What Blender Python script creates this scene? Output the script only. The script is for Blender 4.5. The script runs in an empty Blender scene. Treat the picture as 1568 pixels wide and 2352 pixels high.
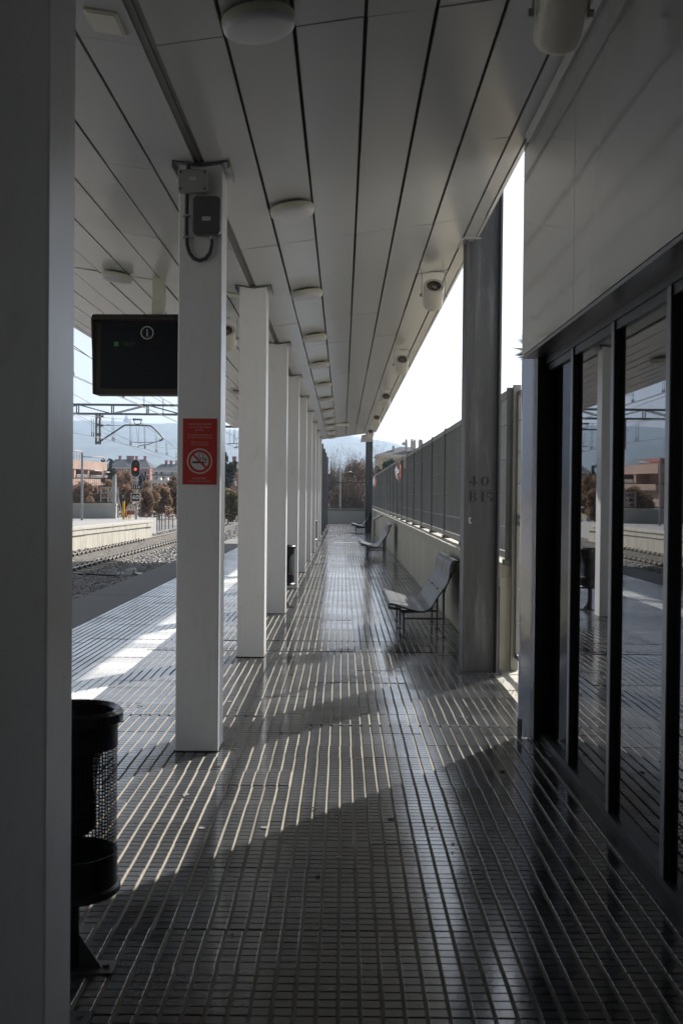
import bpy, bmesh, math, random
import numpy as np
from mathutils import Vector, Matrix
random.seed(7); rng = np.random.default_rng(7)
S = bpy.context.scene; C = S.collection; PI = math.pi
CAMH = 1.53

# ------------------------------------------------------------------ camera
F = 2600.0; CX, CY = 784.0, 1176.0            # focal length / centre in a 1568 x 2352 frame
cam_d = bpy.data.cameras.new('camera'); cam = bpy.data.objects.new('camera', cam_d); C.objects.link(cam)
RM = Matrix.Rotation(math.atan(2.6/F), 3, 'Z') @ Matrix.Rotation(math.radians(90)-math.atan(38/F), 3, 'X') @ Matrix.Rotation(.0095, 3, 'Z')
cam.matrix_world = Matrix.Translation((0, 0, CAMH)) @ RM.to_4x4()
cam_d.sensor_fit = 'VERTICAL'; cam_d.sensor_height = 36; cam_d.lens = 36*F/2352
cam_d.clip_start = .05; cam_d.clip_end = 30000
cam_d.dof.use_dof = True; cam_d.dof.focus_distance = 25; cam_d.dof.aperture_fstop = 8
S.camera = cam
def ray(x, y): return RM @ Vector(((x-CX)/F, -(y-CY)/F, -1))
def PZ(x, y, z=0):
    d = ray(x, y); t = (z-CAMH)/d.z; return Vector((t*d.x, t*d.y, z))
def PX(x, y, X):
    d = ray(x, y); t = X/d.x; return Vector((X, t*d.y, CAMH+t*d.z))
def PY(x, y, Y):
    d = ray(x, y); t = Y/d.y; return Vector((t*d.x, Y, CAMH+t*d.z))

# ------------------------------------------------------------------ materials
def nt(m):
    m.use_nodes = True; n = m.node_tree; b = n.nodes.get('Principled BSDF'); return n, b
def mat(name, col, rough=.5, metal=0, spec=.5, var=.0, vscale=3.0, bump=0, bscale=40, stretch=(1,1,1), dirt=None, dirt_amt=0, dscale=1.2, emit=None, estr=0, rvar=0, coat=0, anis=None):
    m = bpy.data.materials.new(name); n, b = nt(m); L = n.links
    b.inputs['Base Color'].default_value = (*col, 1); b.inputs['Roughness'].default_value = rough
    b.inputs['Metallic'].default_value = metal; b.inputs['Specular IOR Level'].default_value = spec
    if coat: b.inputs['Coat Weight'].default_value = coat; b.inputs['Coat Roughness'].default_value = .08
    if emit: b.inputs['Emission Color'].default_value = (*emit, 1); b.inputs['Emission Strength'].default_value = estr
    if var or bump or dirt_amt or rvar:
        tc = n.nodes.new('ShaderNodeTexCoord'); mp = n.nodes.new('ShaderNodeMapping'); mp.inputs['Scale'].default_value = stretch
        L.new(tc.outputs['Object'], mp.inputs[0]); v = mp.outputs[0]
    cout = None
    if var or rvar:
        ns = n.nodes.new('ShaderNodeTexNoise'); ns.inputs['Scale'].default_value = vscale; ns.inputs['Detail'].default_value = 6; ns.inputs['Roughness'].default_value = .65
        L.new(v, ns.inputs[0])
        if var:
            mr = n.nodes.new('ShaderNodeMapRange'); mr.inputs[1].default_value = .3; mr.inputs[2].default_value = .7
            mr.inputs[3].default_value = 1-var; mr.inputs[4].default_value = 1+var
            L.new(ns.outputs[0], mr.inputs[0])
            mx = n.nodes.new('ShaderNodeVectorMath'); mx.operation = 'SCALE'; mx.inputs[0].default_value = col
            L.new(mr.outputs[0], mx.inputs['Scale']); cout = mx.outputs[0]
        if rvar:
            m2 = n.nodes.new('ShaderNodeMapRange'); m2.inputs[1].default_value = .3; m2.inputs[2].default_value = .7
            m2.inputs[3].default_value = max(.02, rough-rvar); m2.inputs[4].default_value = rough+rvar
            L.new(ns.outputs[0], m2.inputs[0]); L.new(m2.outputs[0], b.inputs['Roughness'])
    if dirt_amt:
        nd = n.nodes.new('ShaderNodeTexNoise'); nd.inputs['Scale'].default_value = dscale; nd.inputs['Detail'].default_value = 10; nd.inputs['Roughness'].default_value = .75
        L.new(v, nd.inputs[0]); rp = n.nodes.new('ShaderNodeMapRange'); rp.inputs[1].default_value = .52; rp.inputs[2].default_value = .72; rp.inputs[3].default_value = 0; rp.inputs[4].default_value = dirt_amt
        L.new(nd.outputs[0], rp.inputs[0]); mc = n.nodes.new('ShaderNodeMix'); mc.data_type = 'RGBA'
        L.new(rp.outputs[0], mc.inputs[0]); mc.inputs[7].default_value = (*(dirt or (.1,.08,.06)), 1)
        if cout: L.new(cout, mc.inputs[6])
        else: mc.inputs[6].default_value = (*col, 1)
        cout = mc.outputs[2]
    if cout: L.new(cout, b.inputs['Base Color'])
    if bump:
        nb = n.nodes.new('ShaderNodeTexNoise'); nb.inputs['Scale'].default_value = bscale; nb.inputs['Detail'].default_value = 4
        L.new(v, nb.inputs[0]); bp = n.nodes.new('ShaderNodeBump'); bp.inputs['Strength'].default_value = 1; bp.inputs['Distance'].default_value = bump
        L.new(nb.outputs[0], bp.inputs['Height']); L.new(bp.outputs[0], b.inputs['Normal'])
    return m
MT = {}
MT['white_paint'] = mat('white_paint', (.79,.80,.81), .3, var=.03, vscale=1.5, stretch=(1,1,.5), dirt=(.36,.27,.18), dirt_amt=.22, dscale=9, bump=.0004, bscale=9)
MT['white_corner'] = mat('white_edge', (.72,.72,.72), .3)
MT['soffit'] = mat('soffit_enamel', (.475,.49,.505), .24, bump=.010, bscale=1.0, stretch=(1,.8,1))
MT['cladding'] = mat('gloss_cladding', (.43,.44,.45), .05, bump=.006, bscale=.8, spec=1.0, coat=1.0)
MT['dark_gap'] = mat('dark_recess', (.03,.029,.027), .8)
MT['gutter'] = mat('gutter_metal', (.13,.13,.125), .45, metal=.2, var=.2)
MT['galv_dark'] = mat('weathered_grey_steel', (.085,.09,.10), .45, metal=.2, var=.22, vscale=2.2, stretch=(5,5,.5), bump=.0006, bscale=30, dirt=(.34,.35,.36), dirt_amt=.45, dscale=2.0)
MT['galv'] = mat('galvanised_steel', (.34,.35,.36), .45, metal=.55, var=.12, vscale=12)
MT['fence_steel'] = mat('fence_steel', (.13,.135,.135), .5, metal=.35, var=.15, vscale=6)
MT['concrete'] = mat('pale_concrete', (.50,.49,.42), .85, var=.10, vscale=2.0, stretch=(1,1,.45), bump=.002, bscale=50, dirt=(.24,.22,.17), dirt_amt=.5, dscale=1.6)
MT['coping'] = mat('wall_coping', (.46,.44,.39), .8, var=.14, vscale=5, bump=.002, bscale=60, dirt=(.2,.18,.15), dirt_amt=.5, dscale=3)
MT['pad'] = None
MT['bench'] = mat('bench_steel', (.05,.053,.062), .38, metal=.4, var=.3, vscale=60, stretch=(.05,1,.05), bump=.004, bscale=60)
MT['black_tube'] = mat('black_tube', (.03,.031,.036), .4, metal=.3)
MT['black_paint'] = mat('black_paint', (.012,.012,.014), .38, spec=.5, var=.3)
MT['steel'] = mat('brushed_steel', (.20,.205,.22), .32, metal=.95, var=.12, vscale=8, stretch=(8,8,.6))
MT['dark_alu'] = mat('dark_aluminium', (.035,.037,.042), .35, metal=.4, var=.15)
MT['cream'] = mat('cream_plastic', (.60,.61,.50), .35, var=.05)
MT['diffuser'] = mat('lamp_diffuser', (.62,.62,.66), .4, var=.03)
MT['speaker'] = mat('speaker_shell', (.66,.64,.58), .38, var=.04, dirt=(.35,.3,.22), dirt_amt=.3)
MT['speaker_in'] = mat('speaker_back', (.17,.14,.11), .6)
MT['grey_box'] = mat('grey_box', (.30,.305,.30), .45, var=.05)
MT['dark_box'] = mat('dark_box', (.085,.088,.092), .35, var=.05)
MT['label'] = mat('paper_label', (.6,.6,.58), .6)
MT['conduit'] = mat('conduit', (.055,.055,.06), .5)
MT['red'] = mat('sign_red', (.50,.045,.03), .3, var=.05)
MT['white'] = mat('sign_white', (.62,.62,.62), .4)
MT['pale_text'] = mat('faded_white', (.62,.42,.40), .4)
MT['black'] = mat('sign_black', (.012,.012,.013), .4)
MT['yellow'] = mat('yellow_paint', (.72,.38,.02), .45, var=.08)
MT['blue'] = mat('blue_paint', (.03,.08,.30), .4)
MT['screen'] = mat('screen_glass', (.003,.004,.009), .3, spec=.15)
MT['housing'] = mat('display_housing', (.032,.030,.025), .5, spec=.3, var=.1)
MT['screen_text'] = mat('screen_text', (.006,.007,.009), .5, spec=.1, emit=(.5,.55,.65), estr=.004)
MT['screen_green'] = mat('screen_green', (.01,.06,.01), .4, emit=(.08,.6,.1), estr=.015)
MT['screen_time'] = mat('screen_time', (.01,.018,.004), .5, emit=(.4,.6,.1), estr=.012)
MT['icon'] = mat('icon_grey', (.3,.3,.3), .5)
MT['mirror'] = mat('mirror', (.75,.75,.77), .04, metal=1)
MT['orange'] = mat('mirror_rim', (.62,.16,.08), .35)
MT['red_light'] = mat('red_signal_light', (.5,.01,.01), .3, emit=(1,.05,.04), estr=2.2)
MT['lens_off'] = mat('signal_lens_off', (.10,.09,.075), .15)
MT['rail'] = mat('rail_rust', (.16,.12,.095), .6, metal=.2, var=.15, vscale=8)
MT['rail_top'] = mat('rail_head', (.45,.44,.43), .25, metal=.9)
MT['sleeper'] = mat('sleeper_concrete', (.34,.32,.28), .85, var=.15)
MT['clip'] = mat('rail_clip', (.05,.04,.035), .6, metal=.4)
MT['cable'] = mat('black_cable', (.02,.02,.022), .5)
MT['wire'] = mat('wire', (.09,.09,.095), .7, metal=.1)
MT['brickpink'] = mat('pink_brick', (.43,.30,.245), .85, var=.14, vscale=1.2, bump=.01, bscale=9)
MT['brickred'] = mat('red_brick', (.30,.105,.07), .85, var=.12, vscale=.5)
MT['slate'] = mat('slate_roof', (.055,.058,.07), .85, spec=.2, var=.12, vscale=.35)
MT['render_white'] = mat('pale_render', (.62,.59,.54), .8, var=.06, vscale=.3)
MT['render_grey'] = mat('grey_render', (.42,.40,.37), .8, var=.06, vscale=.3)
MT['window_dark'] = mat('dark_window', (.018,.02,.025), .15)
MT['shutter'] = mat('shutter', (.5,.52,.55), .5)
MT['pergola'] = mat('terrace_red', (.36,.13,.09), .7)
MT['bark'] = mat('bark', (.10,.075,.055), .9, var=.2)
MT['twig'] = mat('twig', (.10,.072,.06), .85, var=.25, vscale=2)
def leafmat(name, c1, c2, tr=.25):
    m = bpy.data.materials.new(name); n, b = nt(m); L = n.links
    g = n.nodes.new('ShaderNodeNewGeometry'); rp = n.nodes.new('ShaderNodeValToRGB')
    rp.color_ramp.elements[0].color = (*c1, 1); rp.color_ramp.elements[1].color = (*c2, 1)
    L.new(g.outputs['Random Per Island'], rp.inputs[0]); L.new(rp.outputs[0], b.inputs['Base Color']); b.inputs['Roughness'].default_value = .7
    t = n.nodes.new('ShaderNodeBsdfTranslucent'); L.new(rp.outputs[0], t.inputs[0]); mx = n.nodes.new('ShaderNodeMixShader'); mx.inputs[0].default_value = tr
    L.new(b.outputs[0], mx.inputs[1]); L.new(t.outputs[0], mx.inputs[2]); L.new(mx.outputs[0], n.nodes['Material Output'].inputs[0]); return m
MT['leaf_brown'] = leafmat('dry_leaves', (.17,.11,.065), (.40,.27,.17), .4)
MT['leaf_green'] = leafmat('green_leaves', (.03,.05,.018), (.09,.11,.04))
MT['leaf_pine'] = leafmat('pine_needles', (.035,.07,.02), (.10,.15,.045))
MT['leaf_dark'] = leafmat('dark_needles', (.018,.032,.022), (.045,.06,.035))
MT['leaf_olive'] = leafmat('olive_reed', (.10,.09,.035), (.28,.24,.10))
MT['leaf_bush'] = leafmat('dry_buds', (.075,.056,.045), (.24,.17,.12), .3)
MT['leaf_palm'] = leafmat('palm_leaf', (.06,.08,.03), (.20,.20,.08))
MT['leaf_grass'] = leafmat('grass', (.06,.11,.02), (.16,.24,.05))

def tile_mat(name, col, cold, rough):
    m = bpy.data.materials.new(name); n, b = nt(m); L = n.links
    tc = n.nodes.new('ShaderNodeTexCoord'); sx = n.nodes.new('ShaderNodeSeparateXYZ'); L.new(tc.outputs['Object'], sx.inputs[0])
    def fl(sock, off, p):
        a = n.nodes.new('ShaderNodeMath'); a.operation = 'SUBTRACT'; L.new(sock, a.inputs[0]); a.inputs[1].default_value = off
        d = n.nodes.new('ShaderNodeMath'); d.operation = 'DIVIDE'; L.new(a.outputs[0], d.inputs[0]); d.inputs[1].default_value = p
        f = n.nodes.new('ShaderNodeMath'); f.operation = 'FLOOR'; L.new(d.outputs[0], f.inputs[0]); return f.outputs[0]
    cb = n.nodes.new('ShaderNodeCombineXYZ'); L.new(fl(sx.outputs[0], -1.842, .395), cb.inputs[0]); L.new(fl(sx.outputs[1], 0, .33), cb.inputs[1])
    wn = n.nodes.new('ShaderNodeTexWhiteNoise'); L.new(cb.outputs[0], wn.inputs[0])
    ns = n.nodes.new('ShaderNodeTexNoise'); ns.inputs['Scale'].default_value = 1.1; ns.inputs['Detail'].default_value = 7; ns.inputs['Roughness'].default_value = .65; L.new(tc.outputs['Object'], ns.inputs[0])
    n3 = n.nodes.new('ShaderNodeTexNoise'); n3.inputs['Scale'].default_value = 45; n3.inputs['Detail'].default_value = 5; L.new(tc.outputs['Object'], n3.inputs[0])
    def mr(s, a, b_, c, d):
        q = n.nodes.new('ShaderNodeMapRange'); L.new(s, q.inputs[0])
        for i, v in enumerate((a, b_, c, d)): q.inputs[i+1].default_value = v
        return q.outputs[0]
    f1 = mr(wn.outputs[0], 0, 1, .68, 1.3); f2 = mr(ns.outputs[0], .3, .7, .78, 1.2); f3 = mr(n3.outputs[0], .3, .7, .88, 1.12)
    p = n.nodes.new('ShaderNodeMath'); p.operation = 'MULTIPLY'; L.new(f1, p.inputs[0]); L.new(f2, p.inputs[1])
    p2 = n.nodes.new('ShaderNodeMath'); p2.operation = 'MULTIPLY'; L.new(p.outputs[0], p2.inputs[0]); L.new(f3, p2.inputs[1])
    sc = n.nodes.new('ShaderNodeVectorMath'); sc.operation = 'SCALE'; sc.inputs[0].default_value = col; L.new(p2.outputs[0], sc.inputs['Scale'])
    L.new(sc.outputs[0], b.inputs['Base Color'])
    L.new(mr(ns.outputs[0], .3, .7, rough-.03, rough+.13), b.inputs['Roughness'])
    bp = n.nodes.new('ShaderNodeBump'); bp.inputs['Distance'].default_value = .0003; L.new(n3.outputs[0], bp.inputs['Height']); L.new(bp.outputs[0], b.inputs['Normal'])
    b.inputs['Specular IOR Level'].default_value = .85; b.inputs['Coat Weight'].default_value = .25; b.inputs['Coat Roughness'].default_value = .09
    return m
MT['pad'] = tile_mat('grey_terrazzo', (.058,.061,.067), None, .11)
MT['pad_white'] = tile_mat('white_terrazzo', (.76,.76,.74), None, .2)
MT['pad_pale'] = tile_mat('pale_terrazzo', (.26,.26,.26), None, .25)
MT['grout'] = mat('grout', (.43,.40,.34), .9, var=.12, vscale=9, bump=.001, bscale=90)
MT['grout_dark'] = mat('joint_dirt', (.03,.028,.025), .9)
MT['edge_slab'] = mat('edge_slab', (.19,.19,.19), .75, var=.10, vscale=3, stretch=(.6,5,1), bump=.0012, bscale=60)
MT['opp_top'] = mat('opposite_paving', (.33,.33,.335), .7, var=.06, vscale=2, stretch=(1,4,1))
MT['opp_wall'] = mat('opposite_wall', (.45,.43,.37), .85, var=.22, vscale=1.8, stretch=(3,3,.35), dirt=(.14,.12,.09), dirt_amt=.85, dscale=2.2, bump=.006, bscale=14)

# glass: thin pane, reflects strongly at grazing angles, dark room seen faintly behind
def glass_mat():
    m = bpy.data.materials.new('dark_glass'); n, b = nt(m); L = n.links; n.nodes.remove(b)
    g = n.nodes.new('ShaderNodeBsdfGlossy'); g.inputs['Roughness'].default_value = .012; g.inputs[0].default_value = (.9,.92,.95,1)
    t = n.nodes.new('ShaderNodeBsdfTransparent'); t.inputs[0].default_value = (.35,.36,.37,1)
    fr = n.nodes.new('ShaderNodeFresnel'); fr.inputs[0].default_value = 3.2
    mx = n.nodes.new('ShaderNodeMixShader'); L.new(fr.outputs[0], mx.inputs[0]); L.new(t.outputs[0], mx.inputs[1]); L.new(g.outputs[0], mx.inputs[2])
    L.new(mx.outputs[0], n.nodes['Material Output'].inputs[0]); return m
MT['glass'] = glass_mat()
MT['mirror_steel'] = mat('polished_steel', (.30,.30,.32), .14, metal=1, bump=.0025, bscale=4.0, stretch=(1,1,1))
MT['gap_black'] = mat('black_frame', (.006,.006,.008), .35)
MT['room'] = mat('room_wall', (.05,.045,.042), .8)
MT['room_red'] = mat('red_panel', (.22,.05,.04), .5)

def ballast_mat():
    m = bpy.data.materials.new('ballast'); n, b = nt(m); L = n.links
    tc = n.nodes.new('ShaderNodeTexCoord'); v = n.nodes.new('ShaderNodeTexVoronoi'); v.inputs['Scale'].default_value = 16; L.new(tc.outputs['Object'], v.inputs[0])
    rp = n.nodes.new('ShaderNodeValToRGB'); rp.color_ramp.elements[0].color = (.10,.10,.11,1); rp.color_ramp.elements[1].color = (.42,.40,.38,1)
    L.new(v.outputs['Color'], rp.inputs[0]); L.new(rp.outputs[0], b.inputs['Base Color']); b.inputs['Roughness'].default_value = .9
    bp = n.nodes.new('ShaderNodeBump'); bp.inputs['Distance'].default_value = .05; bp.invert = True; L.new(v.outputs['Distance'], bp.inputs['Height']); L.new(bp.outputs[0], b.inputs['Normal']); return m
MT['ballast'] = ballast_mat()
MT['stone'] = leafmat('ballast_stone', (.13,.13,.14), (.46,.44,.42), 0)
MT['ground'] = mat('dry_ground', (.20,.17,.11), .95, var=.3, vscale=.05)
MT['hill'] = mat('wooded_hill', (.045,.06,.035), .95, var=.55, vscale=.012)
MT['hill2'] = mat('far_stone', (.25,.23,.2), .9)

MT['shade_wall'] = mat('shade_wall', (.2,.2,.2), .8, var=.1)  # grey of the added light-blocking walls
MT['end_conc'] = mat('grey_concrete', (.40,.41,.40), .85, var=.08, vscale=1.2, dirt=(.25,.25,.23), dirt_amt=.4, dscale=1.2)
MT['coping_dark'] = mat('dark_coping', (.20,.19,.17), .85, var=.15, vscale=5)
MT['fence_dark'] = mat('fence_dark', (.08,.085,.095), .5, metal=.3)
MT['sign_dark_red'] = mat('sign_dark_red', (.28,.02,.03), .4)
MT['gantry'] = mat('gantry_steel', (.15,.165,.165), .55, metal=.2, var=.1)
MT['insul'] = mat('insulator', (.035,.03,.03), .3)
# ------------------------------------------------------------------ mesh builder
class MB:
    def __init__(s): s.v = []; s.f = []; s.m = []
    def add(s, vs, fs, mi=0):
        o = len(s.v); s.v += [tuple(p) for p in vs]; s.f += [tuple(i+o for i in f) for f in fs]; s.m += [mi]*len(fs); return s
    def box(s, a, b, mi=0):
        x0, y0, z0 = a; x1, y1, z1 = b
        v = [(x0,y0,z0),(x1,y0,z0),(x1,y1,z0),(x0,y1,z0),(x0,y0,z1),(x1,y0,z1),(x1,y1,z1),(x0,y1,z1)]
        return s.add(v, [(0,3,2,1),(4,5,6,7),(0,1,5,4),(1,2,6,5),(2,3,7,6),(3,0,4,7)], mi)
    def prism(s, pts, a, b, axis='Y', mi=0):      # pts 2D outline extruded along axis from a to b
        n = len(pts)
        def P(p, t):
            if axis == 'Y': return (p[0], t, p[1])
            if axis == 'X': return (t, p[0], p[1])
            return (p[0], p[1], t)
        v = [P(p, a) for p in pts]+[P(p, b) for p in pts]
        fs = [tuple(range(n))[::-1], tuple(range(n, 2*n))]+[(i, (i+1) % n, n+(i+1) % n, n+i) for i in range(n)]
        return s.add(v, fs, mi)
    def tube(s, pts, r, n=8, mi=0, caps=True):
        pts = [Vector(p) for p in pts]; rings = []; up = None
        rr = r if isinstance(r, (list, tuple)) else [r]*len(pts)
        for i, p in enumerate(pts):
            d = ((pts[min(i+1, len(pts)-1)]-p).normalized()+(p-pts[max(i-1, 0)]).normalized())
            d = d.normalized() if d.length > 1e-6 else Vector((0,0,1))
            if up is None: up = Vector((0,0,1)) if abs(d.z) < .9 else Vector((1,0,0))
            a = d.cross(up).normalized(); b = a.cross(d).normalized(); up = b
            rings.append([p+(a*math.cos(2*PI*k/n)+b*math.sin(2*PI*k/n))*rr[i] for k in range(n)])
        v = [q for R_ in rings for q in R_]; fs = []
        for i in range(len(pts)-1):
            for k in range(n): fs.append((i*n+k, i*n+(k+1) % n, (i+1)*n+(k+1) % n, (i+1)*n+k))
        if caps: fs += [tuple(range(n))[::-1], tuple(range((len(pts)-1)*n, len(pts)*n))]
        return s.add(v, fs, mi)
    def lathe(s, prof, c=(0,0,0), n=32, mi=0, M=None):     # prof [(r,z)]
        v = []; fs = []
        for (r, z) in prof:
            for k in range(n):
                p = Vector((r*math.cos(2*PI*k/n), r*math.sin(2*PI*k/n), z))
                if M is not None: p = M @ p
                v.append(p+Vector(c))
        m = len(prof)
        for i in range(m-1):
            for k in range(n): fs.append((i*n+k, i*n+(k+1) % n, (i+1)*n+(k+1) % n, (i+1)*n+k))
        return s.add(v, fs, mi)
    def quad(s, a, b, c, d, mi=0): return s.add([a, b, c, d], [(0,1,2,3)], mi)
    def build(s, name, m, parent=None, smooth=False, bevel=0):
        me = bpy.data.meshes.new(name); me.from_pydata(s.v, [], s.f)
        for q in (m if isinstance(m, (list, tuple)) else [m]): me.materials.append(MT[q] if isinstance(q, str) else q)
        if max(s.m, default=0) > 0: me.polygons.foreach_set('material_index', s.m)
        if smooth: me.polygons.foreach_set('use_smooth', [True]*len(s.f))
        me.update(); o = bpy.data.objects.new(name, me); C.objects.link(o)
        if parent: o.parent = parent
        if bevel:
            bv = o.modifiers.new('bevel', 'BEVEL'); bv.width = bevel; bv.segments = 2; bv.limit_method = 'ANGLE'
        if smooth:
            try:
                me.set_sharp_from_angle(angle=math.radians(40))
            except Exception: pass
        return o
def tag(o, label=None, cat=None, group=None, kind=None):
    if label: o['label'] = label
    if cat: o['category'] = cat
    if group: o['group'] = group
    if kind: o['kind'] = kind
    return o
def thing(name, label, cat, loc=(0,0,0), rz=0, group=None):
    o = bpy.data.objects.new(name, None); C.objects.link(o); o.empty_display_size = .1
    o.location = loc; o.rotation_euler = (0, 0, rz); return tag(o, label, cat, group)
def dup(root, loc, label, rz=None, group=None):
    r = root.copy(); C.objects.link(r); r.location = loc
    if rz is not None: r.rotation_euler = (0, 0, rz)
    r['label'] = label
    for ch in list(root.children):
        c = ch.copy(); C.objects.link(c); c.parent = r
        for g in list(ch.children):
            d = g.copy(); C.objects.link(d); d.parent = c
    return r
def text(name, body, size, m, parent, loc, rot=(PI/2,0,0), align='CENTER', ext=.0008, sx=1, bold=0):
    cu = bpy.data.curves.new(name, 'FONT'); cu.body = body; cu.size = size; cu.align_x = align; cu.extrude = ext; cu.offset = bold
    t = bpy.data.objects.new(name+'_tmp', cu); C.objects.link(t); bpy.context.view_layer.update()
    me = bpy.data.meshes.new_from_object(t.evaluated_get(bpy.context.evaluated_depsgraph_get()))
    bpy.data.objects.remove(t); bpy.data.curves.remove(cu)
    me.materials.clear(); me.materials.append(MT[m]); o = bpy.data.objects.new(name, me); C.objects.link(o)
    o.parent = parent; o.location = loc; o.rotation_euler = rot; o.scale = (sx, 1, 1); return o
def ring2(r0, r1, n=40, a0=0, a1=2*PI): # flat ring polys in 2D
    P = []; Fs = []
    for k in range(n+1):
        a = a0+(a1-a0)*k/n; P += [(r0*math.cos(a), r0*math.sin(a)), (r1*math.cos(a), r1*math.sin(a))]
    for k in range(n): Fs.append((2*k, 2*k+1, 2*k+3, 2*k+2))
    return P, Fs
def flat(mb, P, Fs, cx, y, cz, mi=0):
    mb.add([(cx+p[0], y, cz+p[1]) for p in P], Fs, mi)

# ------------------------------------------------------------------ platform floor
GX, TW, TL = -1.842, .395, .33
XL, XR = GX-3*TW, GX+8*TW            # ribbed tiles from -3.027 to 1.318
def paving():
    V = []; Fc = []; MI = []
    def block(x0, x1, y0, y1, z, mi, bev=.0012, tx=0, ty=0):
        o = len(V); zz = lambda x, y: z+tx*(x-x0)+ty*(y-y0)
        V.extend([(x0,y0,-.012),(x1,y0,-.012),(x1,y1,-.012),(x0,y1,-.012),
                  (x0,y0,z-bev),(x1,y0,z-bev),(x1,y1,z-bev),(x0,y1,z-bev),
                  (x0+bev,y0+bev,zz(x0,y0)),(x1-bev,y0+bev,zz(x1,y0)),(x1-bev,y1-bev,zz(x1,y1)),(x0+bev,y1-bev,zz(x0,y1))])
        for f in ((0,1,5,4),(1,2,6,5),(2,3,7,6),(3,0,4,7),(4,5,9,8),(5,6,10,9),(6,7,11,10),(7,4,8,11),(8,9,10,11)):
            Fc.append(tuple(i+o for i in f)); MI.append(mi)
    nY = int(62/TL)
    for iy in range(3, nY):
        y0 = iy*TL
        for ix in range(-3, 8):
            x0 = GX+ix*TW; white = (ix == -1)
            pale = -.35 < x0+TW/2 < .65 and 36.0 < y0 < 37.0; white = white or pale
            jx = random.gauss(0, .0011); jz = random.gauss(0, .0009); tx = random.gauss(0, .0022); ty = random.gauss(0, .0022); jy = random.gauss(0, .0008)
            if white or y0 > 21:
                nr = 1
            else: nr = 6
            p = TW/6; q = TL/nr; g = .0125; h = .0062 if nr == 6 else .003
            if white: g = .0095
            if nr == 6:
                for k in range(6):
                    for r in range(nr+1):
                        o = len(V); xa, xb, ya = x0+k*p+g/2+jx+.001, x0+(k+1)*p-g/2+jx-.001, y0+r*q+jy
                        V.extend([(xa,ya-h/2,-.0042),(xb,ya-h/2,-.0042),(xb,ya+h/2,-.0042),(xa,ya+h/2,-.0042)]); Fc.append((o,o+1,o+2,o+3)); MI.append(2)
            for k in range(6):
                for r in range(nr):
                    block(x0+k*p+g/2+jx, x0+(k+1)*p-g/2+jx, y0+r*q+h/2+jy, y0+(r+1)*q-h/2+jy, jz+tx*k*p+ty*r*q, 3 if pale else (1 if white else 0), tx=tx, ty=ty)
    me = bpy.data.meshes.new('platform_paving'); me.from_pydata(V, [], Fc); me.materials.append(MT['pad']); me.materials.append(MT['pad_white']); me.materials.append(MT['grout_dark']); me.materials.append(MT['pad_pale'])
    me.polygons.foreach_set('material_index', MI); me.update()
    o = bpy.data.objects.new('platform_paving', me); C.objects.link(o); tag(o, kind='structure')
    MBg = MB(); MBg.box((XL-.02, -9, -.3), (XR, 63, -.0075)); g = MBg.build('platform_bed', 'grout'); tag(g, kind='structure')
    # dirty expansion joints across the floor
    j = MB()
    for (xa, xb, y) in ((-1.84, -.53, 7.815), (XL, .6, 11.88), (-.25, 1.3, 7.53), (-1.9, 1.3, 11.08), (XL, 1.3, 21.0)):
        j.box((xa, y-.006, -.01), (xb, y+.006, .0012))
    tag(j.build('expansion_joints', 'grout_dark'), kind='structure')
paving()
e = MB()
y = -9.0
while y < 63:
    e.box((-3.83, y+.003, -.10), (XL-.004, y+.997, random.gauss(.0, .0012))); y += 1.0
tag(e.build('platform_edge', 'edge_slab', bevel=.004), kind='structure')
w = MB(); w.box((-3.78, -9, -1.0), (-3.02, 63, -.10)); tag(w.build('platform_side', 'opp_wall'), kind='structure')
# plain pavement strip on the right of the aisle (around wall end and building)
p_ = MB()
y = -9.0
while y < 63:
    if y < 10.3 or y > 62: 
        p_.box((XR+.004, y+.004, -.06), (2.6, y+.396, random.gauss(-.012, .002)))
    y += .4
tag(p_.build('pavement', 'coping', bevel=.003), kind='structure')
gs = MB(); rg = random.Random(21)
for k in range(150):
    x = rg.uniform(-1.7, 1.15); y = 2.4+22*rg.random()**1.5; r = rg.uniform(.006, .02)
    n_ = 9; pts = [(x+r*rg.uniform(.7, 1.2)*math.cos(2*PI*i/n_), y+r*rg.uniform(.7, 1.2)*math.sin(2*PI*i/n_), .0045) for i in range(n_)]
    gs.add(pts, [tuple(range(n_))], rg.choice((0, 0, 1)))
tag(gs.build('paving_specks', ['grout_dark', 'grey_box']), kind='structure')
# tufts of grass in the gap
gm = MB()
for (gx, gy) in [(1.33, 9.4), (1.335, 8.2), (1.33, 8.9)]+[(random.uniform(-1.0, 1.3), 61.93) for _ in range(26)]:
    for k in range(26):
        a = random.uniform(0, 2*PI); x = gx+random.gauss(0, .02); yy = gy+random.gauss(0, .09 if gy < 50 else .03); h = random.uniform(.01, .045)
        gm.add([(x, yy, 0), (x+.004*math.cos(a), yy+.004*math.sin(a), 0), (x+.015*math.cos(a), yy+.015*math.sin(a), h)], [(0,1,2)])
tag(gm.build('weeds', 'leaf_grass'), kind='stuff')

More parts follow.
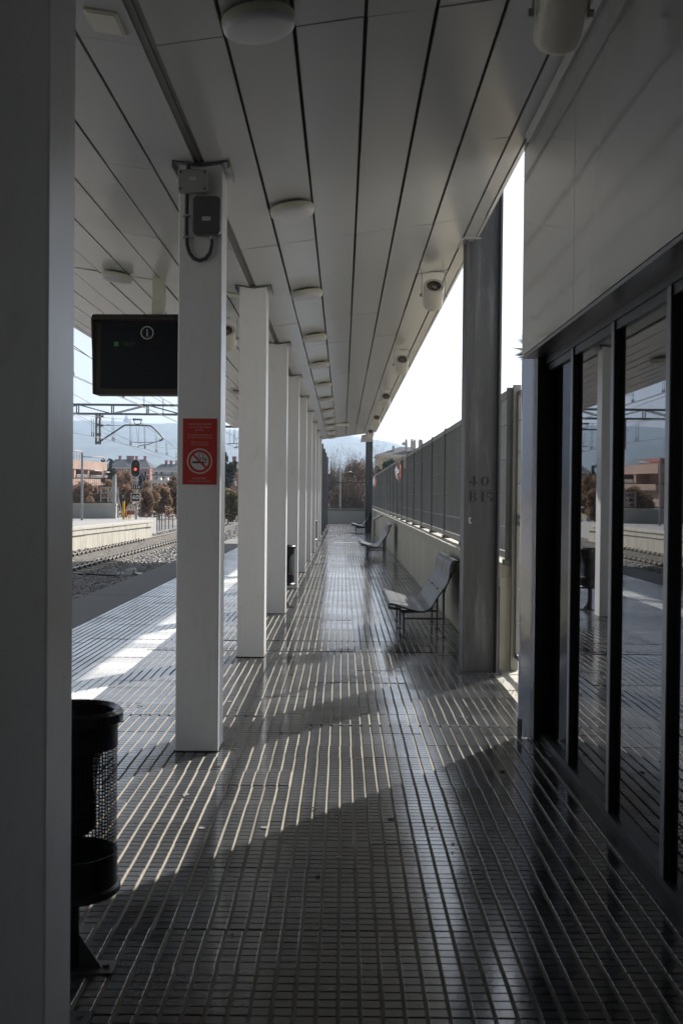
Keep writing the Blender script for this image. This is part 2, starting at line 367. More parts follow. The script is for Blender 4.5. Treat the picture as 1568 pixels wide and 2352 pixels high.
# ------------------------------------------------------------------ canopy
VX, VZ, SL = -.857, 3.47, .145
def cz(x): return VZ+SL*abs(x-VX)
YE = 39.7
can = thing('platform_canopy', 'long white panelled butterfly canopy over the platform with dark seams between its panels', 'canopy', (0,0,0))
right = [VX+.022, -.53, -.23, .08, .39, .70, 1.005, 1.12]
left = [VX-.022]+[-1.17-.307*k for k in range(9)]+[-3.80]
sof = MB(); G = .0085
def panelrow(xs, side):
    for i in range(len(xs)-1):
        a, b = xs[i], xs[i+1]; a, b = min(a, b), max(a, b)
        off = random.choice((0, 0, .004))
        Y = -8+(.93 if True else 0); k = 0; ys = [-8.0]+[2.87-2.04*5+2.045*j for j in range(0, 23)]+[YE]
        ys = sorted(set([round(q, 3) for q in ys if -8 <= q <= YE]))
        for j in range(len(ys)-1):
            y0, y1 = ys[j]+.0022, ys[j+1]-.0022; dz = random.gauss(0, .0014); t = random.gauss(0, .0022)
            aa, bb = a+G+random.gauss(0, .001), b-G+random.gauss(0, .001)
            za, zb = cz(aa)+dz, cz(bb)+dz+t
            sof.add([(aa,y0,za),(bb,y0,zb),(bb,y1,zb),(aa,y1,za),(aa,y0,za+.03),(bb,y0,zb+.03),(bb,y1,zb+.03),(aa,y1,za+.03)],
                    [(0,3,2,1),(0,1,5,4),(1,2,6,5),(2,3,7,6),(3,0,4,7)])
panelrow(right, 1); panelrow(left, -1)
sof.build('soffit_panels', 'soffit', can)
bk = MB()                                                      # dark backing seen through the seams
for x0, x1 in ((VX+.03, 1.13), (-3.81, VX-.03)):
    z0, z1 = cz(x0)+.032, cz(x1)+.032
    bk.add([(x0,-8,z0),(x1,-8,z1),(x1,YE,z1),(x0,YE,z0),(x0,-8,z0+.01),(x1,-8,z1+.01),(x1,YE,z1+.01),(x0,YE,z0+.01)], [(0,3,2,1),(4,5,6,7),(0,1,5,4),(1,2,6,5),(2,3,7,6),(3,0,4,7)])
bk.build('panel_backing', 'dark_gap', can)
gt = MB(); gt.box((VX-.035, -8, VZ+.014), (VX+.035, YE, VZ+.05)); gt.box((VX-.004, -8, VZ+.004), (VX+.004, YE, VZ+.014)); gt.build('valley_gutter', 'gutter', can)
rf = MB()
rf.add([(-3.84,-8,cz(-3.8)+.06),(VX,-8,VZ+.10),(1.14,-8,cz(1.12)+.06),(1.14,-8,cz(1.12)+.16),(VX,-8,VZ+.22),(-3.84,-8,cz(-3.8)+.18),
        (-3.84,YE,cz(-3.8)+.06),(VX,YE,VZ+.10),(1.14,YE,cz(1.12)+.06),(1.14,YE,cz(1.12)+.16),(VX,YE,VZ+.22),(-3.84,YE,cz(-3.8)+.18)],
       [(0,1,2,3,4,5),(6,11,10,9,8,7),(0,5,11,6),(2,8,9,3),(3,9,10,4),(4,10,11,5),(0,6,7,1),(1,7,8,2)])
rf.build('roof_deck', 'galv', can)
fa = MB()
fa.prism([(1.122, cz(1.12)+.0), (1.150, cz(1.12)+.010), (1.150, cz(1.12)+.17), (1.143, cz(1.12)+.17), (1.143, cz(1.12)+.03), (1.122, cz(1.12)+.02)], 6.97, YE)
zl = cz(-3.8)
fa.prism([(-3.803, zl-.002), (-3.90, zl+.02), (-3.95, zl+.07), (-3.95, zl+.18), (-3.94, zl+.18), (-3.94, zl+.075), (-3.895, zl+.03), (-3.803, zl+.01)], -8, YE)
fa.build('edge_fascia', 'soffit', can)
ef = MB()
for x0, x1 in ((VX, 1.15), (-3.95, VX)):
    ef.add([(x0,YE+.002,cz(x0)),(x1,YE+.002,cz(x1)),(x1,YE+.002,cz(x1)+.17),(x0,YE+.002,cz(x0)+.20),(x0,YE+.03,cz(x0)),(x1,YE+.03,cz(x1)),(x1,YE+.03,cz(x1)+.17),(x0,YE+.03,cz(x0)+.20)],
           [(0,1,2,3),(4,7,6,5),(0,4,5,1),(3,2,6,7),(1,5,6,2),(0,3,7,4)])
ef.build('end_fascia', 'galv_dark', can)

# ------------------------------------------------------------------ white columns
def make_column(label, loc):
    t = thing('platform_column', label, 'column', loc, 0, 'white square columns under the canopy valley')
    m = MB(); m.box((-.128, 0, 0), (.128, .27, VZ+.02)); sh = m.build('shaft', 'white_paint', t, bevel=.006)
    c = MB()
    for sg in (-1, 1):
        x0, x1 = 0, sg*.168
        z0, z1 = VZ-.006, VZ+SL*.168-.006
        a = [(x0,-.03,z0),(x1,-.03,z1),(x1,.31,z1),(x0,.31,z0)]
        b = [(p[0],p[1],p[2]-.008) for p in a]
        c.add(a+b, [(0,1,2,3),(4,7,6,5),(0,4,5,1),(1,5,6,2),(2,6,7,3),(3,7,4,0)])
        c.box((min(x1, x1-sg*.008), -.03, z1-.045), (max(x1, x1-sg*.008), .31, z1-.008))
    c.build('cap_flange', 'steel', t)
    b = MB(); b.box((-.132, -.004, .0005), (.132, .274, .006)); b.build('base_seal', 'dark_gap', t)
    return t
cl = ['nearest white square column, out of focus at the left edge of the photo', 'white square column carrying the red no-smoking sign and two grey boxes',
      'white square column directly behind the one with the red sign', 'white square column with a black bin showing just behind its right side',
      'fourth white square column behind the one with the red sign', 'fifth white square column behind the one with the red sign',
      'sixth white square column behind the one with the red sign', 'seventh white square column, with the farther bin beside it',
      'narrow sliver of white column in front of the last cream one', 'last cream square column with a small hatch low on it']
YC = [2.78]+[6.70+3.92*k for k in range(9)]
c0 = make_column(cl[0], (-.853, YC[0], 0))
cols = [c0]+[dup(c0, (-.853, YC[i], 0), cl[i]) for i in range(1, 10)]
h_ = MB(); h_.box((-.06, -.006, 1.0), (.06, -.002, 1.02)); h_.box((-.06, -.006, .62), (.06, -.002, .64)); h_.box((-.06, -.006, .64), (-.05, -.002, 1.0)); h_.box((.05, -.006, .64), (.06, -.002, 1.0))
h_.box((-.012, -.01, .80), (.012, -.002, .83)); h_.build('hatch_frame', 'grey_box', cols[9])

# steel posts beyond the canopy
def hbeam(label, loc, w, d, h, m='galv_dark', group=None, axis='Y'):
    t = thing('steel_column', label, 'column', loc, 0, group)
    b = MB(); tf = .019; tw = .012
    b.box((-w/2, 0, 0), (-w/2+tf, d, h)); b.box((w/2-tf, 0, 0), (w/2, d, h)); b.box((-w/2+tf, d*.30, 0), (w/2-tf, d*.30+tw, h))
    b.build('beam', m, t, bevel=.003)
    p = MB(); p.box((-w/2-.03, -.03, -.01), (w/2+.03, d+.03, .008)); p.build('base_plate', m, t)
    return t
for k, (yy, lb) in enumerate(((43.6, 'grey steel post just past the end of the white columns'), (48.3, 'second grey steel post past the canopy end'), (52.8, 'third grey steel post past the canopy end'), (58.3, 'farthest grey steel post, nearest the end wall'))):
    hbeam(lb, (-.86, yy, 0), .2, .2, 3.52, group='grey steel posts beyond the canopy')
H1 = hbeam('broad weathered grey steel column stencilled 40 BIS beside the near bench', (1.203, 9.79, 0), .31, .30, 4.6, group='tall grey steel columns by the low wall')
hbeam('distant dark grey steel column under the floodlight at the canopy end', (1.08, 47, 0), .29, .30, 4.6, group='tall grey steel columns by the low wall')
# stencil 40 / BIS on the web (serif stencil letters as polygons)
st = MB()
def sp(pts, ox, oz, s): st.prism([(ox+p[0]*s, oz+p[1]*s) for p in pts], 9.79+.0885-.0, 9.79+.0895, 'Y')
def arc(cx, cy, rx, ry, a0, a1, n=10): return [(cx+rx*math.cos(math.radians(a0+(a1-a0)*k/n)), cy+ry*math.sin(math.radians(a0+(a1-a0)*k/n))) for k in range(n+1)]
zz = PY(1100, 1093, 9.88).z; s_ = .105/1.0; ob = 1.115
top4 = PY(1100, 1094, 9.88).z; base4 = top4-.082; s_ = .082
four = [[(.35,1),(.62,1),(.62,.02),(.72,0),(.25,0),(.35,.02)], [(.33,.88),(.28,.85),(.06,.5),(.10,.47)], [(-.12,.32),(.12,.48),(.28,.44),(.28,.26),(.1,.24)], [(.66,.40),(.80,.48),(.80,.26),(.66,.28)]]
for P in four: sp(P, ob-.012, base4, s_)
sp(arc(.42,.5,.42,.5,98,262)+arc(.46,.5,.18,.47,255,105), ob+.085, base4, s_)
sp(arc(.48,.5,.40,.5,82,-82)+arc(.44,.5,.20,.47,-75,75), ob+.085, base4, s_)
bb = base4-.138; s_ = .086
for P in [[(-.05,1),(.22,1),(.22,0),(-.05,0),(.02,.05),(.02,.95)]]: sp(P, ob-.012, bb, s_)
sp([(.30,1)]+arc(.42,.76,.24,.24,90,-80)+[(.30,.5),(.30,.56)]+arc(.40,.76,.08,.18,-85,88), ob-.012, bb, s_)
sp([(.30,.5)]+arc(.44,.26,.28,.26,85,-90)+[(.30,.0),(.30,.06)]+arc(.40,.26,.12,.20,-85,88), ob-.012, bb, s_)
sp([(0,1),(.42,1),(.34,.95),(.34,.05),(.70,-.03),(0,0),(.06,.05),(.06,.95)], ob+.085, bb, s_)
sp(arc(.72,.72,.30,.26,60,180,8)+[(.56,.58),(.98,.36)]+arc(.74,.26,.34,.28,10,-80,8)+[(.80,.05)]+arc(.74,.26,.16,.2,-60,20,5)+[(.46,.52)]+arc(.72,.72,.30,.24,200,180,2), ob+.098, bb, s_)
sp([(.70,.96),(1.0,.97),(1.0,.66),(.95,.68)], ob+.098, bb, s_)
sp([(-.1,0),(2.3,0),(2.3,.05),(-.1,.05)], ob-.006, base4-.042, .08)
o = st.build('stencil_lettering', 'black', H1)
o.matrix_parent_inverse = Matrix.Translation((1.203, 9.79, 0)).inverted()
pt = MB()
for (a, b, z0, z1) in ((1.10, 1.112, 1.30, 1.345), (1.112, 1.125, 1.295, 1.305), (1.098, 1.122, 1.34, 1.348)): pt.box((a, 9.8785, z0), (b, 9.8795, z1))
o = pt.build('torn_sticker', 'white', H1); o.matrix_parent_inverse = Matrix.Translation((1.203, 9.79, 0)).inverted()
br = MB(); 
zc = cz(1.08)
br.box((1.00, 9.72, zc-.012), (1.16, 9.735, zc-.004)); br.box((1.00, 9.735, zc-.012), (1.012, 10.1, zc-.004))
o = br.build('collar_flashing', 'soffit', H1); o.matrix_parent_inverse = Matrix.Translation((1.203, 9.79, 0)).inverted()

# ------------------------------------------------------------------ lamps, emergency lights, speakers
def make_lamp(label, loc, side):
    t = thing('ceiling_lamp', label, 'lamp', loc, 0, 'round ceiling lamps')
    R_ = Matrix.Rotation(-math.atan(SL)*side, 3, 'Y')
    a = MB(); a.lathe([(0,0),(.08,0),(.08,-.022),(0,-.022)], n=24, M=R_); a.build('mount', 'dark_gap', t)
    a = MB(); a.lathe([(.05,-.018),(.150,-.018),(.153,-.022),(.153,-.052),(.150,-.055),(.05,-.055)], n=48, M=R_); a.build('rim', 'cream', t, smooth=True)
    a = MB(); a.lathe([(.1,-.05),(.149,-.054),(.151,-.062),(.146,-.073),(.128,-.083),(.09,-.089),(.045,-.091),(.0005,-.092)], n=48, M=R_); a.build('diffuser', 'diffuser', t, smooth=True)
    return t
LY = [4.745, 7.86, 11.12, 14.18, 17.13, 20.3, 23.37, 26.5, 29.6, 32.2, 35.2, 38.3]
ordn = ['nearest', 'second', 'third', 'fourth', 'fifth', 'sixth', 'seventh', 'eighth', 'ninth', 'tenth', 'eleventh', 'farthest']
l0 = make_lamp('nearest and largest round ceiling lamp in the row right of the columns', (-.375, LY[0], cz(-.375)), 1)
for i in range(1, 12): dup(l0, (-.375, LY[i], cz(-.375)), ordn[i]+' round ceiling lamp of the row right of the columns, counted from the camera')
l1 = make_lamp('round ceiling lamp left of the columns above the information display', (-2.2, 10.98, cz(-2.2)), -1)
for yy, lb in ((17.2, 'round ceiling lamp left of the columns hidden past the display'), (23.4, 'small round ceiling lamp seen between the first two white columns'), (29.6, 'far round ceiling lamp left of the columns near the canopy end'), (4.78, 'round ceiling lamp left of the columns close to the camera')):
    dup(l1, (-2.2, yy, cz(-2.2)), lb)
def make_em(label, loc):
    t = thing('emergency_light', label, 'emergency light', loc, 0, 'small square emergency lights'); t.rotation_euler = (0, math.atan(SL), 0)
    a = MB(); a.box((-.07, -.11, -.012), (.07, .11, 0)); a.build('bezel', 'cream', t, bevel=.003)
    a = MB(); a.box((-.058, -.098, -.016), (.058, .098, -.0122)); a.build('diffuser', 'speaker', t); return t
em0 = make_em('square emergency light flush in the ceiling near the top left corner', (-1.0, 4.72, cz(-1.0)-.001))
dup(em0, (-1.09, 11.2, cz(-1.09)-.001), 'small square emergency light left of the second column top')
a = MB(); p = (-.905-.0, 4.75, cz(-.93)-.004); a.box((-.93, 4.70, cz(-.93)-.003), (-.895, 4.80, cz(-.93)-.0015)); tag(a.build('ceiling_sticker', 'orange'), 'small orange sticker beside the square emergency light', 'sticker')
a = MB(); a.box((-1.03, 6.95, cz(-1.03)-.003), (-.985, 7.0, cz(-1.03)-.0015));
t = thing('ceiling_box', 'pale rectangular box fixed under the ceiling far down the lamp row', 'light box', (-.03, 32.4, cz(-.03)))
a = MB(); a.box((-.2, -.45, -.05), (.2, .45, -.012)); a.build('casing', 'cream', t, bevel=.006)
a = MB(); a.box((-.18, -.42, -.054), (.18, .42, -.0505)); a.build('cover', 'speaker', t)

def make_speaker(label, loc):
    t = thing('loudspeaker', label, 'speaker', loc, 0, 'white bucket loudspeakers under the canopy edge')
    tilt = Matrix.Rotation(math.radians(-28), 3, 'X') @ Matrix.Rotation(math.radians(4), 3, 'Y')   # open back towards the camera and up
    c = Vector((0, 0, -.228))
    # axis local z: +z end is the back (dished, seen from the camera), -z end the grille
    R0 = Matrix.Rotation(math.radians(52), 3, 'X')
    a = MB(); a.lathe([(.070,.115),(.096,.118),(.101,.112),(.101,.075),(.0985,.073),(.0985,-.10),(.094,-.125),(.082,-.142),(.055,-.150),(.0005,-.151)], c=c, n=40, M=R0); a.build('shell', 'speaker', t, smooth=True)
    a = MB(); a.lathe([(.094,.117),(.090,.085),(.03,.078),(.0005,.077)], c=c, n=36, M=R0)
    a.build('back_dish', 'speaker_in', t, smooth=True)
    a = MB(); q = lambda x, y, z: R0 @ Vector((x, y, z))+c
    a.lathe([(.0005,.092),(.022,.092),(.025,.078)], c=c+R0 @ Vector((.01,.01,0)), n=16, M=R0)
    a.tube([q(.03,.05,.085), q(.07,.02,.10), q(.06,-.03,.10), q(.035,-.07,.09)], .004, 6); a.build('cable_gland', 'grey_box', t)
    b = MB()
    for sg in (-1, 1):
        b.box((sg*.112-.003, -.014, -.25), (sg*.112+.003, .014, -.004))
        b.lathe([(.0005,.02),(.016,.02),(.016,-.004),(.0005,-.004)], c=(sg*.112, 0, -.233), n=14, M=Matrix.Rotation(sg*PI/2, 3, 'Y'))
    b.box((-.115, -.014, -.008), (.115, .014, -.002)); b.build('bracket', 'grey_box', t)
    return t
SY = [4.60, 11.05, 16.95, 23.2, 29.5, 35.9]
sl = ['large loudspeaker cut off by the top edge of the photo', 'loudspeaker hanging just left of the stencilled steel column', 'third loudspeaker along the canopy edge', 'fourth loudspeaker along the canopy edge', 'fifth loudspeaker along the canopy edge', 'last loudspeaker above the floodlight at the canopy end']
s0 = make_speaker(sl[0], (.86, SY[0], cz(.86))); s0.rotation_euler = (0, 0, 0)
for i in range(1, 6): dup(s0, (.86, SY[i], cz(.86)), sl[i])
dup(s0, (-1.33, 12.9, cz(-1.33)), 'loudspeaker left of the columns mostly hidden behind the column with the red sign')
t = thing('floodlight', 'pale floodlight fixed at the canopy end beside the distant grey column', 'floodlight', (.80, 39.6, 3.50))
a = MB(); a.prism([(-.20,-.10),(.20,-.08),(.22,.14),(.06,.18),(-.16,.14)], -.10, .06); a.build('housing', 'speaker', t, bevel=.008)
a = MB(); a.box((-.17, -.116, -.07), (.16, -.102, .09)); a.build('lens', 'diffuser', t)
a = MB(); a.box((-.02, -.02, .15), (.02, .02, .245)); a.build('bracket', 'grey_box', t)

# ------------------------------------------------------------------ boxes and sign on the second column (front face y = 6.70)
YF = 6.70
def on_face(px, py): q = PY(px, py, YF); return q.x, q.z
x0, z1 = on_face(413.5, 397); x1, z0 = on_face(480, 449)
t = thing('junction_box', 'light grey junction box at the top of the column with the red sign', 'junction box', ((x0+x1)/2, YF, z0))
w_ = (x1-x0)/2; hh = z1-z0
a = MB(); a.box((-w_, -.085, 0), (w_, -.02, hh)); a.box((-w_+.006, -.02, .006), (w_-.006, -.0006, hh-.006)); a.build('casing', 'grey_box', t, bevel=.008)
a = MB(); a.box((-.018, -.087, hh*.52), (.018, -.0853, hh*.52+.016)); lb_ = a.build('sticker', 'label', t); text('lettering', 'EM4', .011, 'black', lb_, (0, -.0872, hh*.52+.004), ext=.0001)
for sx in (-1, 1):
    for sz in (.018, hh-.018): a = MB(); a.lathe([(.0005,.002),(.007,.002),(.008,0)], c=(sx*(w_-.016), -.0855, sz), n=10, M=Matrix.Rotation(PI/2, 3, 'X')); a.build('cover_screw', 'dark_box', t)
x0b, z1b = on_face(446, 456); x1b, z0b = on_face(509, 545)
t = thing('antenna_box', 'dark grey rounded box with a white sticker below the junction box', 'equipment box', ((x0b+x1b)/2, YF, z0b))
w_ = (x1b-x0b)/2; hh = z1b-z0b; r = .028
out = []
for (cx_, cz_, a0) in ((w_-r, hh-r, 0), (-w_+r, hh-r, 90), (-w_+r, r, 180), (w_-r, r, 270)):
    out += arc(cx_, cz_, r, r, a0, a0+90, 5)
a = MB(); a.prism(out, -.07, -.012); a.build('casing', 'dark_box', t, bevel=.006)
a = MB(); a.box((-w_*.5, -.012, .03), (w_*.5, -.0006, hh-.03)); a.build('mount', 'dark_gap', t)
a = MB(); a.box((-.024, -.0725, hh*.36), (.024, -.0703, hh*.36+.022)); lb_ = a.build('sticker', 'label', t); text('lettering', 'EM4.10', .012, 'black', lb_, (0, -.0727, hh*.36+.006), ext=.0001)
a = MB()
def of(px, py, y=-.028): q = PY(px, py, YF); return Vector((q.x, YF+y, q.z))
cpts = [of(431,449), of(430.5,480), of(430,515), of(430,545), of(431,565), of(436,583), of(446,596), of(460,601), of(474,596), of(484,583), of(488,566), of(488.5,546)]
cu = []
for i in range(len(cpts)-1):
    for k in range(4): cu.append(cpts[i].lerp(cpts[i+1], k/4))
cu.append(cpts[-1])
t = thing('cable_conduit', 'dark flexible conduit looping in a U between the two boxes', 'conduit', (0,0,0))
a.tube(cu, .0115, 10); a.tube([of(434,380), of(434,398)], .0125, 10); a.build('pipe', 'conduit', t, smooth=True)
for (px, py) in ((430,498), (430,547)):
    a = MB(); q = of(px, py); a.box((q.x-.016, YF-.042, q.z-.006), (q.x+.016, YF-.038, q.z+.006)); a.box((q.x+.014, YF-.04, q.z-.006), (q.x+.018, YF-.0006, q.z+.006)); a.box((q.x-.024, YF-.01, q.z-.004), (q.x-.014, YF-.0006, q.z+.004)); a.build('clamp', 'galv', t)
a = MB(); q = of(488.5, 550); a.lathe([(.0005,.018),(.016,.018),(.016,-.006),(.0005,-.006)], c=q, n=12); a.build('end_fitting', 'galv', t)
# red sign
x0, z1 = on_face(420.5, 961); x1, z0 = on_face(497.5, 1113.5)
W = x1-x0; Hh = z1-z0
t = thing('no_smoking_sign', 'red no-smoking notice stuck on a white column', 'sign', ((x0+x1)/2, YF, z0))
a = MB(); a.box((-W/2, -.0035, 0), (W/2, -.0006, Hh)); a.build('panel', 'red', t)
a = MB(); cy_ = Hh*.355; R_ = W*.372
P, Fs = ring2(R_*.905, R_, 48); flat(a, P, Fs, 0, -.0042, cy_)
P, Fs = ring2(0, R_*.70, 48); flat(a, P, Fs, 0, -.0040, cy_)
a.build('white_disc', 'white', t)
a = MB()      # cigarette and smoke
k = R_
a.box((-.58*k, -.0048, cy_-.16*k), (.36*k, -.0044, cy_-.02*k))
for q in (.42, .50): a.box((q*k, -.0048, cy_-.16*k), ((q+.045)*k, -.0044, cy_-.02*k))
def curve2(pts, wd, y=-.0046):
    v = []; 
    for i, p in enumerate(pts):
        d = Vector(pts[min(i+1, len(pts)-1)])-Vector(pts[max(i-1, 0)]); d.normalize(); nx, nz = -d.y, d.x
        v += [(p[0]*k+nx*wd*k, y, cy_+p[1]*k+nz*wd*k), (p[0]*k-nx*wd*k, y, cy_+p[1]*k-nz*wd*k)]
    a.add(v, [(2*i, 2*i+1, 2*i+3, 2*i+2) for i in range(len(pts)-1)])
curve2(arc(.05,.44,.13,.16,80,270,10)+arc(.16,.22,.10,.08,170,260,4)+arc(.30,.0,.20,.15,100,0,8), .03)
curve2(arc(.18,.44,.10,.14,100,-60,8)+[(.22,.28)]+arc(.28,.06,.28,.20,90,0,8), .03)
a.build('cigarette_pictogram', 'black', t)
a = MB(); c45 = math.cos(PI/4); ww = .085*k; L_ = .70*k
v = [(-L_*c45-ww*c45, L_*c45-ww*c45), (-L_*c45+ww*c45, L_*c45+ww*c45), (L_*c45+ww*c45, -L_*c45+ww*c45), (L_*c45-ww*c45, -L_*c45-ww*c45)]
a.add([(p[0], -.0052, cy_+p[1]) for p in v], [(0,1,2,3)]); a.build('slash_bar', 'red', t)
sz = W*.088
for (s, zf, q, mt) in (('Les andanes també', .905, 1.0, 'pale_text'), ('són un espai lliure', .858, 1.0, 'pale_text'), ('de fum.', .812, 1.0, 'pale_text'),
                   ('Los andenes también son', .742, .80, 'pale_text'), ('un espacio libre de humo', .705, .80, 'pale_text'), ('Platforms are also', .633, .80, 'pale_text'), ('a no-smoking area', .597, .80, 'pale_text'), ('Llei 28/2005', .082, .92, 'pale_text'), ('(BOE núm. 309, 27-12-2005)', .042, .62, 'pale_text')):
    text('lettering', s, sz*q, mt, t, (0, -.0042, Hh*zf), ext=.0002)

# ------------------------------------------------------------------ information display
YD = 10.9
tl = PY(207, 722, YD); bl = PY(213, 905, YD); W = 1.22; Hh = tl.z-bl.z; xc = bl.x+W/2
t = thing('information_display', 'black hanging passenger information display showing a white letter i', 'display', (xc, YD, bl.z), math.radians(-3))
a = MB(); a.prism([(-.02, Hh*.905), (-.02, 0), (.22, 0), (.22, Hh), (-.05, Hh), (-.10, Hh*.945), (-.10, Hh*.925)], -W/2, W/2, 'X'); a.build('housing', 'housing', t, bevel=.006)
for s_x in (-1, 1):
    a = MB(); a.prism([(-.10, Hh*.93), (-.05, Hh-.002), (-.021, Hh-.002), (-.021, .002), (-.03, .002), (-.055, Hh*.5)], s_x*(W/2)-.012*(s_x > 0)-(0 if s_x > 0 else 0), s_x*(W/2)+.012*(s_x < 0), 'X'); a.build('side_cheek', 'housing', t)
a = MB(); a.box((-W/2+.075, -.024, Hh*.07), (W/2-.075, -.0205, Hh*.90)); a.build('screen', 'screen', t)
q = PY(339.5, 765, YD); ix = q.x-xc; iz = q.z-bl.z
a = MB(); P, Fs = ring2(.052, .064, 40); flat(a, P, Fs, ix, -.0262, iz)
P, Fs = ring2(0, .0085, 16); flat(a, P, Fs, ix, -.0262, iz+.026)
for b_ in ((-.0095, -.034, .0175, -.030), (-.006, -.030, .0075, .012), (-.0125, .009, -.006, .012)): a.quad((ix+b_[0], -.0262, iz+b_[1]), (ix+b_[2], -.0262, iz+b_[1]), (ix+b_[2], -.0262, iz+b_[3]), (ix+b_[0], -.0262, iz+b_[3]))
a.build('information_symbol', 'icon', t)
def on_disp(px, py): q = PY(px, py, YD); return q.x-xc, q.z-bl.z
gx, gz = on_disp(268, 790); a = MB(); a.box((gx-.022, -.0262, gz-.022), (gx+.022, -.025, gz+.022)); a.build('green_logo', 'screen_green', t)
x_, z_ = on_disp(282, 795); text('lettering', '13:31', .058, 'screen_time', t, (x_, -.0255, z_), align='LEFT', ext=.0002)
for i, s in enumerate(('Per motius de seguretat, a partir del', 'proper 1 de febrer, es prohibeix', "temporalment l'accés de patinets i", 'monocicles elèctrics al transport')):
    x_, z_ = on_disp(264, 816+i*15.5); text('lettering', s, .050, 'screen_text', t, (x_, -.0255, z_), align='LEFT', ext=.0002, sx=(.98, 1.15, 1.02, 1.08)[i])
x_, z_ = on_disp(336, 860+15.5); text('lettering', 'públic.', .050, 'screen_text', t, (x_, -.0255, z_-.03), ext=.0002)
a = MB(); a.box((-.055, .05, Hh+.08), (.055, .16, cz(xc)-bl.z+.02)); a.box((-.055, .03, Hh-.005), (.055, .12, Hh+.13)); a.build('hanger_post', 'cream', t, bevel=.003)

# ------------------------------------------------------------------ litter bins
def make_bin(label, loc, rr=.145, z0=.25, z1=.83, foot=True, rz=0):
    t = thing('litter_bin', label, 'bin', loc, rz, 'round black mesh litter bins')
    # perforated drum: real mesh of wires between solid bands
    a = MB(); N = 72; rows = 30; zb0, zb1 = z0+.13, z1-.11
    for i in range(N):
        an = 2*PI*i/N; x, y = rr*math.cos(an), rr*math.sin(an); w2 = .0021
        tx, ty = -math.sin(an)*w2, math.cos(an)*w2
        a.quad((x-tx, y-ty, zb0), (x+tx, y+ty, zb0), (x+tx, y+ty, zb1), (x-tx, y-ty, zb1))
    for j in range(rows+1):
        z = zb0+(zb1-zb0)*j/rows; a.lathe([(rr+.0004, z-.0018), (rr+.0004, z+.0018)], n=42)
    a.build('mesh_drum', 'black_paint', t)
    a = MB(); a.lathe([(rr-.003, zb1-.002), (rr+.002, zb1-.002), (rr+.002, z1-.03), (rr+.012, z1-.012), (rr+.016, z1-.002), (rr+.010, z1+.008), (rr-.004, z1+.004), (rr-.008, z1-.02), (rr-.003, zb1-.002)], n=48); a.build('top_band', 'black_paint', t, smooth=True)
    a = MB(); a.lathe([(0.001, z0), (rr+.008, z0), (rr+.014, z0+.008), (rr+.012, z0+.022), (rr+.003, z0+.03), (rr+.003, zb0+.002), (rr-.002, zb0+.002), (rr-.002, z0+.02), (.001, z0+.02)], n=48); a.build('bottom_band', 'black_paint', t, smooth=True)
    a = MB(); pr = []
    for j in range(9):
        u = j/8; pr.append((rr*((.93-.25*min(1, u*3)) if u < .35 else .60-.10*u) if j < 8 else .001, z1-.0-.43*u))
    v0 = len(a.v); a.lathe(pr, n=28)
    a.v = [(p[0]*(1+.08*math.sin(7*math.atan2(p[1], p[0])+p[2]*18)), p[1]*(1+.08*math.sin(5*math.atan2(p[1], p[0])+p[2]*14)), p[2]) for p in a.v]
    a.lathe([(rr+.017, z1-.03), (rr+.019, z1), (rr+.004, z1+.012), (rr*.93, z1)], n=40)
    a.build('bin_bag', 'bag', t, smooth=True)
    a = MB(); a.tube([(0, 0, 0), (0, 0, z0+.002)], .03, 12); a.build('post', 'black_paint', t, smooth=True)
    a = MB(); a.box((-.06, -.05, .0), (.145, .05, .008)); a.prism([(.03, .008), (.10, .008), (.03, .11)], -.003, .003); 
    a.build('foot_plate', 'steel_dull', t)
    if foot:
        a = MB(); a.box((-.06, -.40, .0), (.145, -.31, .006)); a.build('foot_plate', 'steel_dull', t)
    a = MB(); a.lathe([(.0005,.016),(.010,.016),(.012,.008)], c=(.115, 0, 0), n=8)
    a.build('anchor_bolt', 'rail', t)
    if foot: a = MB(); a.lathe([(.0005,.012),(.010,.012),(.012,.006)], c=(.11, -.35, 0), n=8); a.build('anchor_bolt', 'rail', t)
    return t
MT['bag'] = mat('bin_bag', (.02,.02,.024), .22, spec=.6, bump=.004, bscale=25)
MT['steel_dull'] = mat('dull_steel', (.10,.10,.10), .5, metal=.4)
make_bin('black mesh litter bin partly hidden behind the nearest column', (-.862, 3.62, 0), foot=True)
MT['bin_grey'] = MT['black_paint']
b1 = make_bin('dark grey bin in the gap right behind the third column', (-.802, 15.45, 0), .15, .30, .83, False)
dup(b1, (-.85, 31.1, 0), 'farther bin beside one of the last white columns')

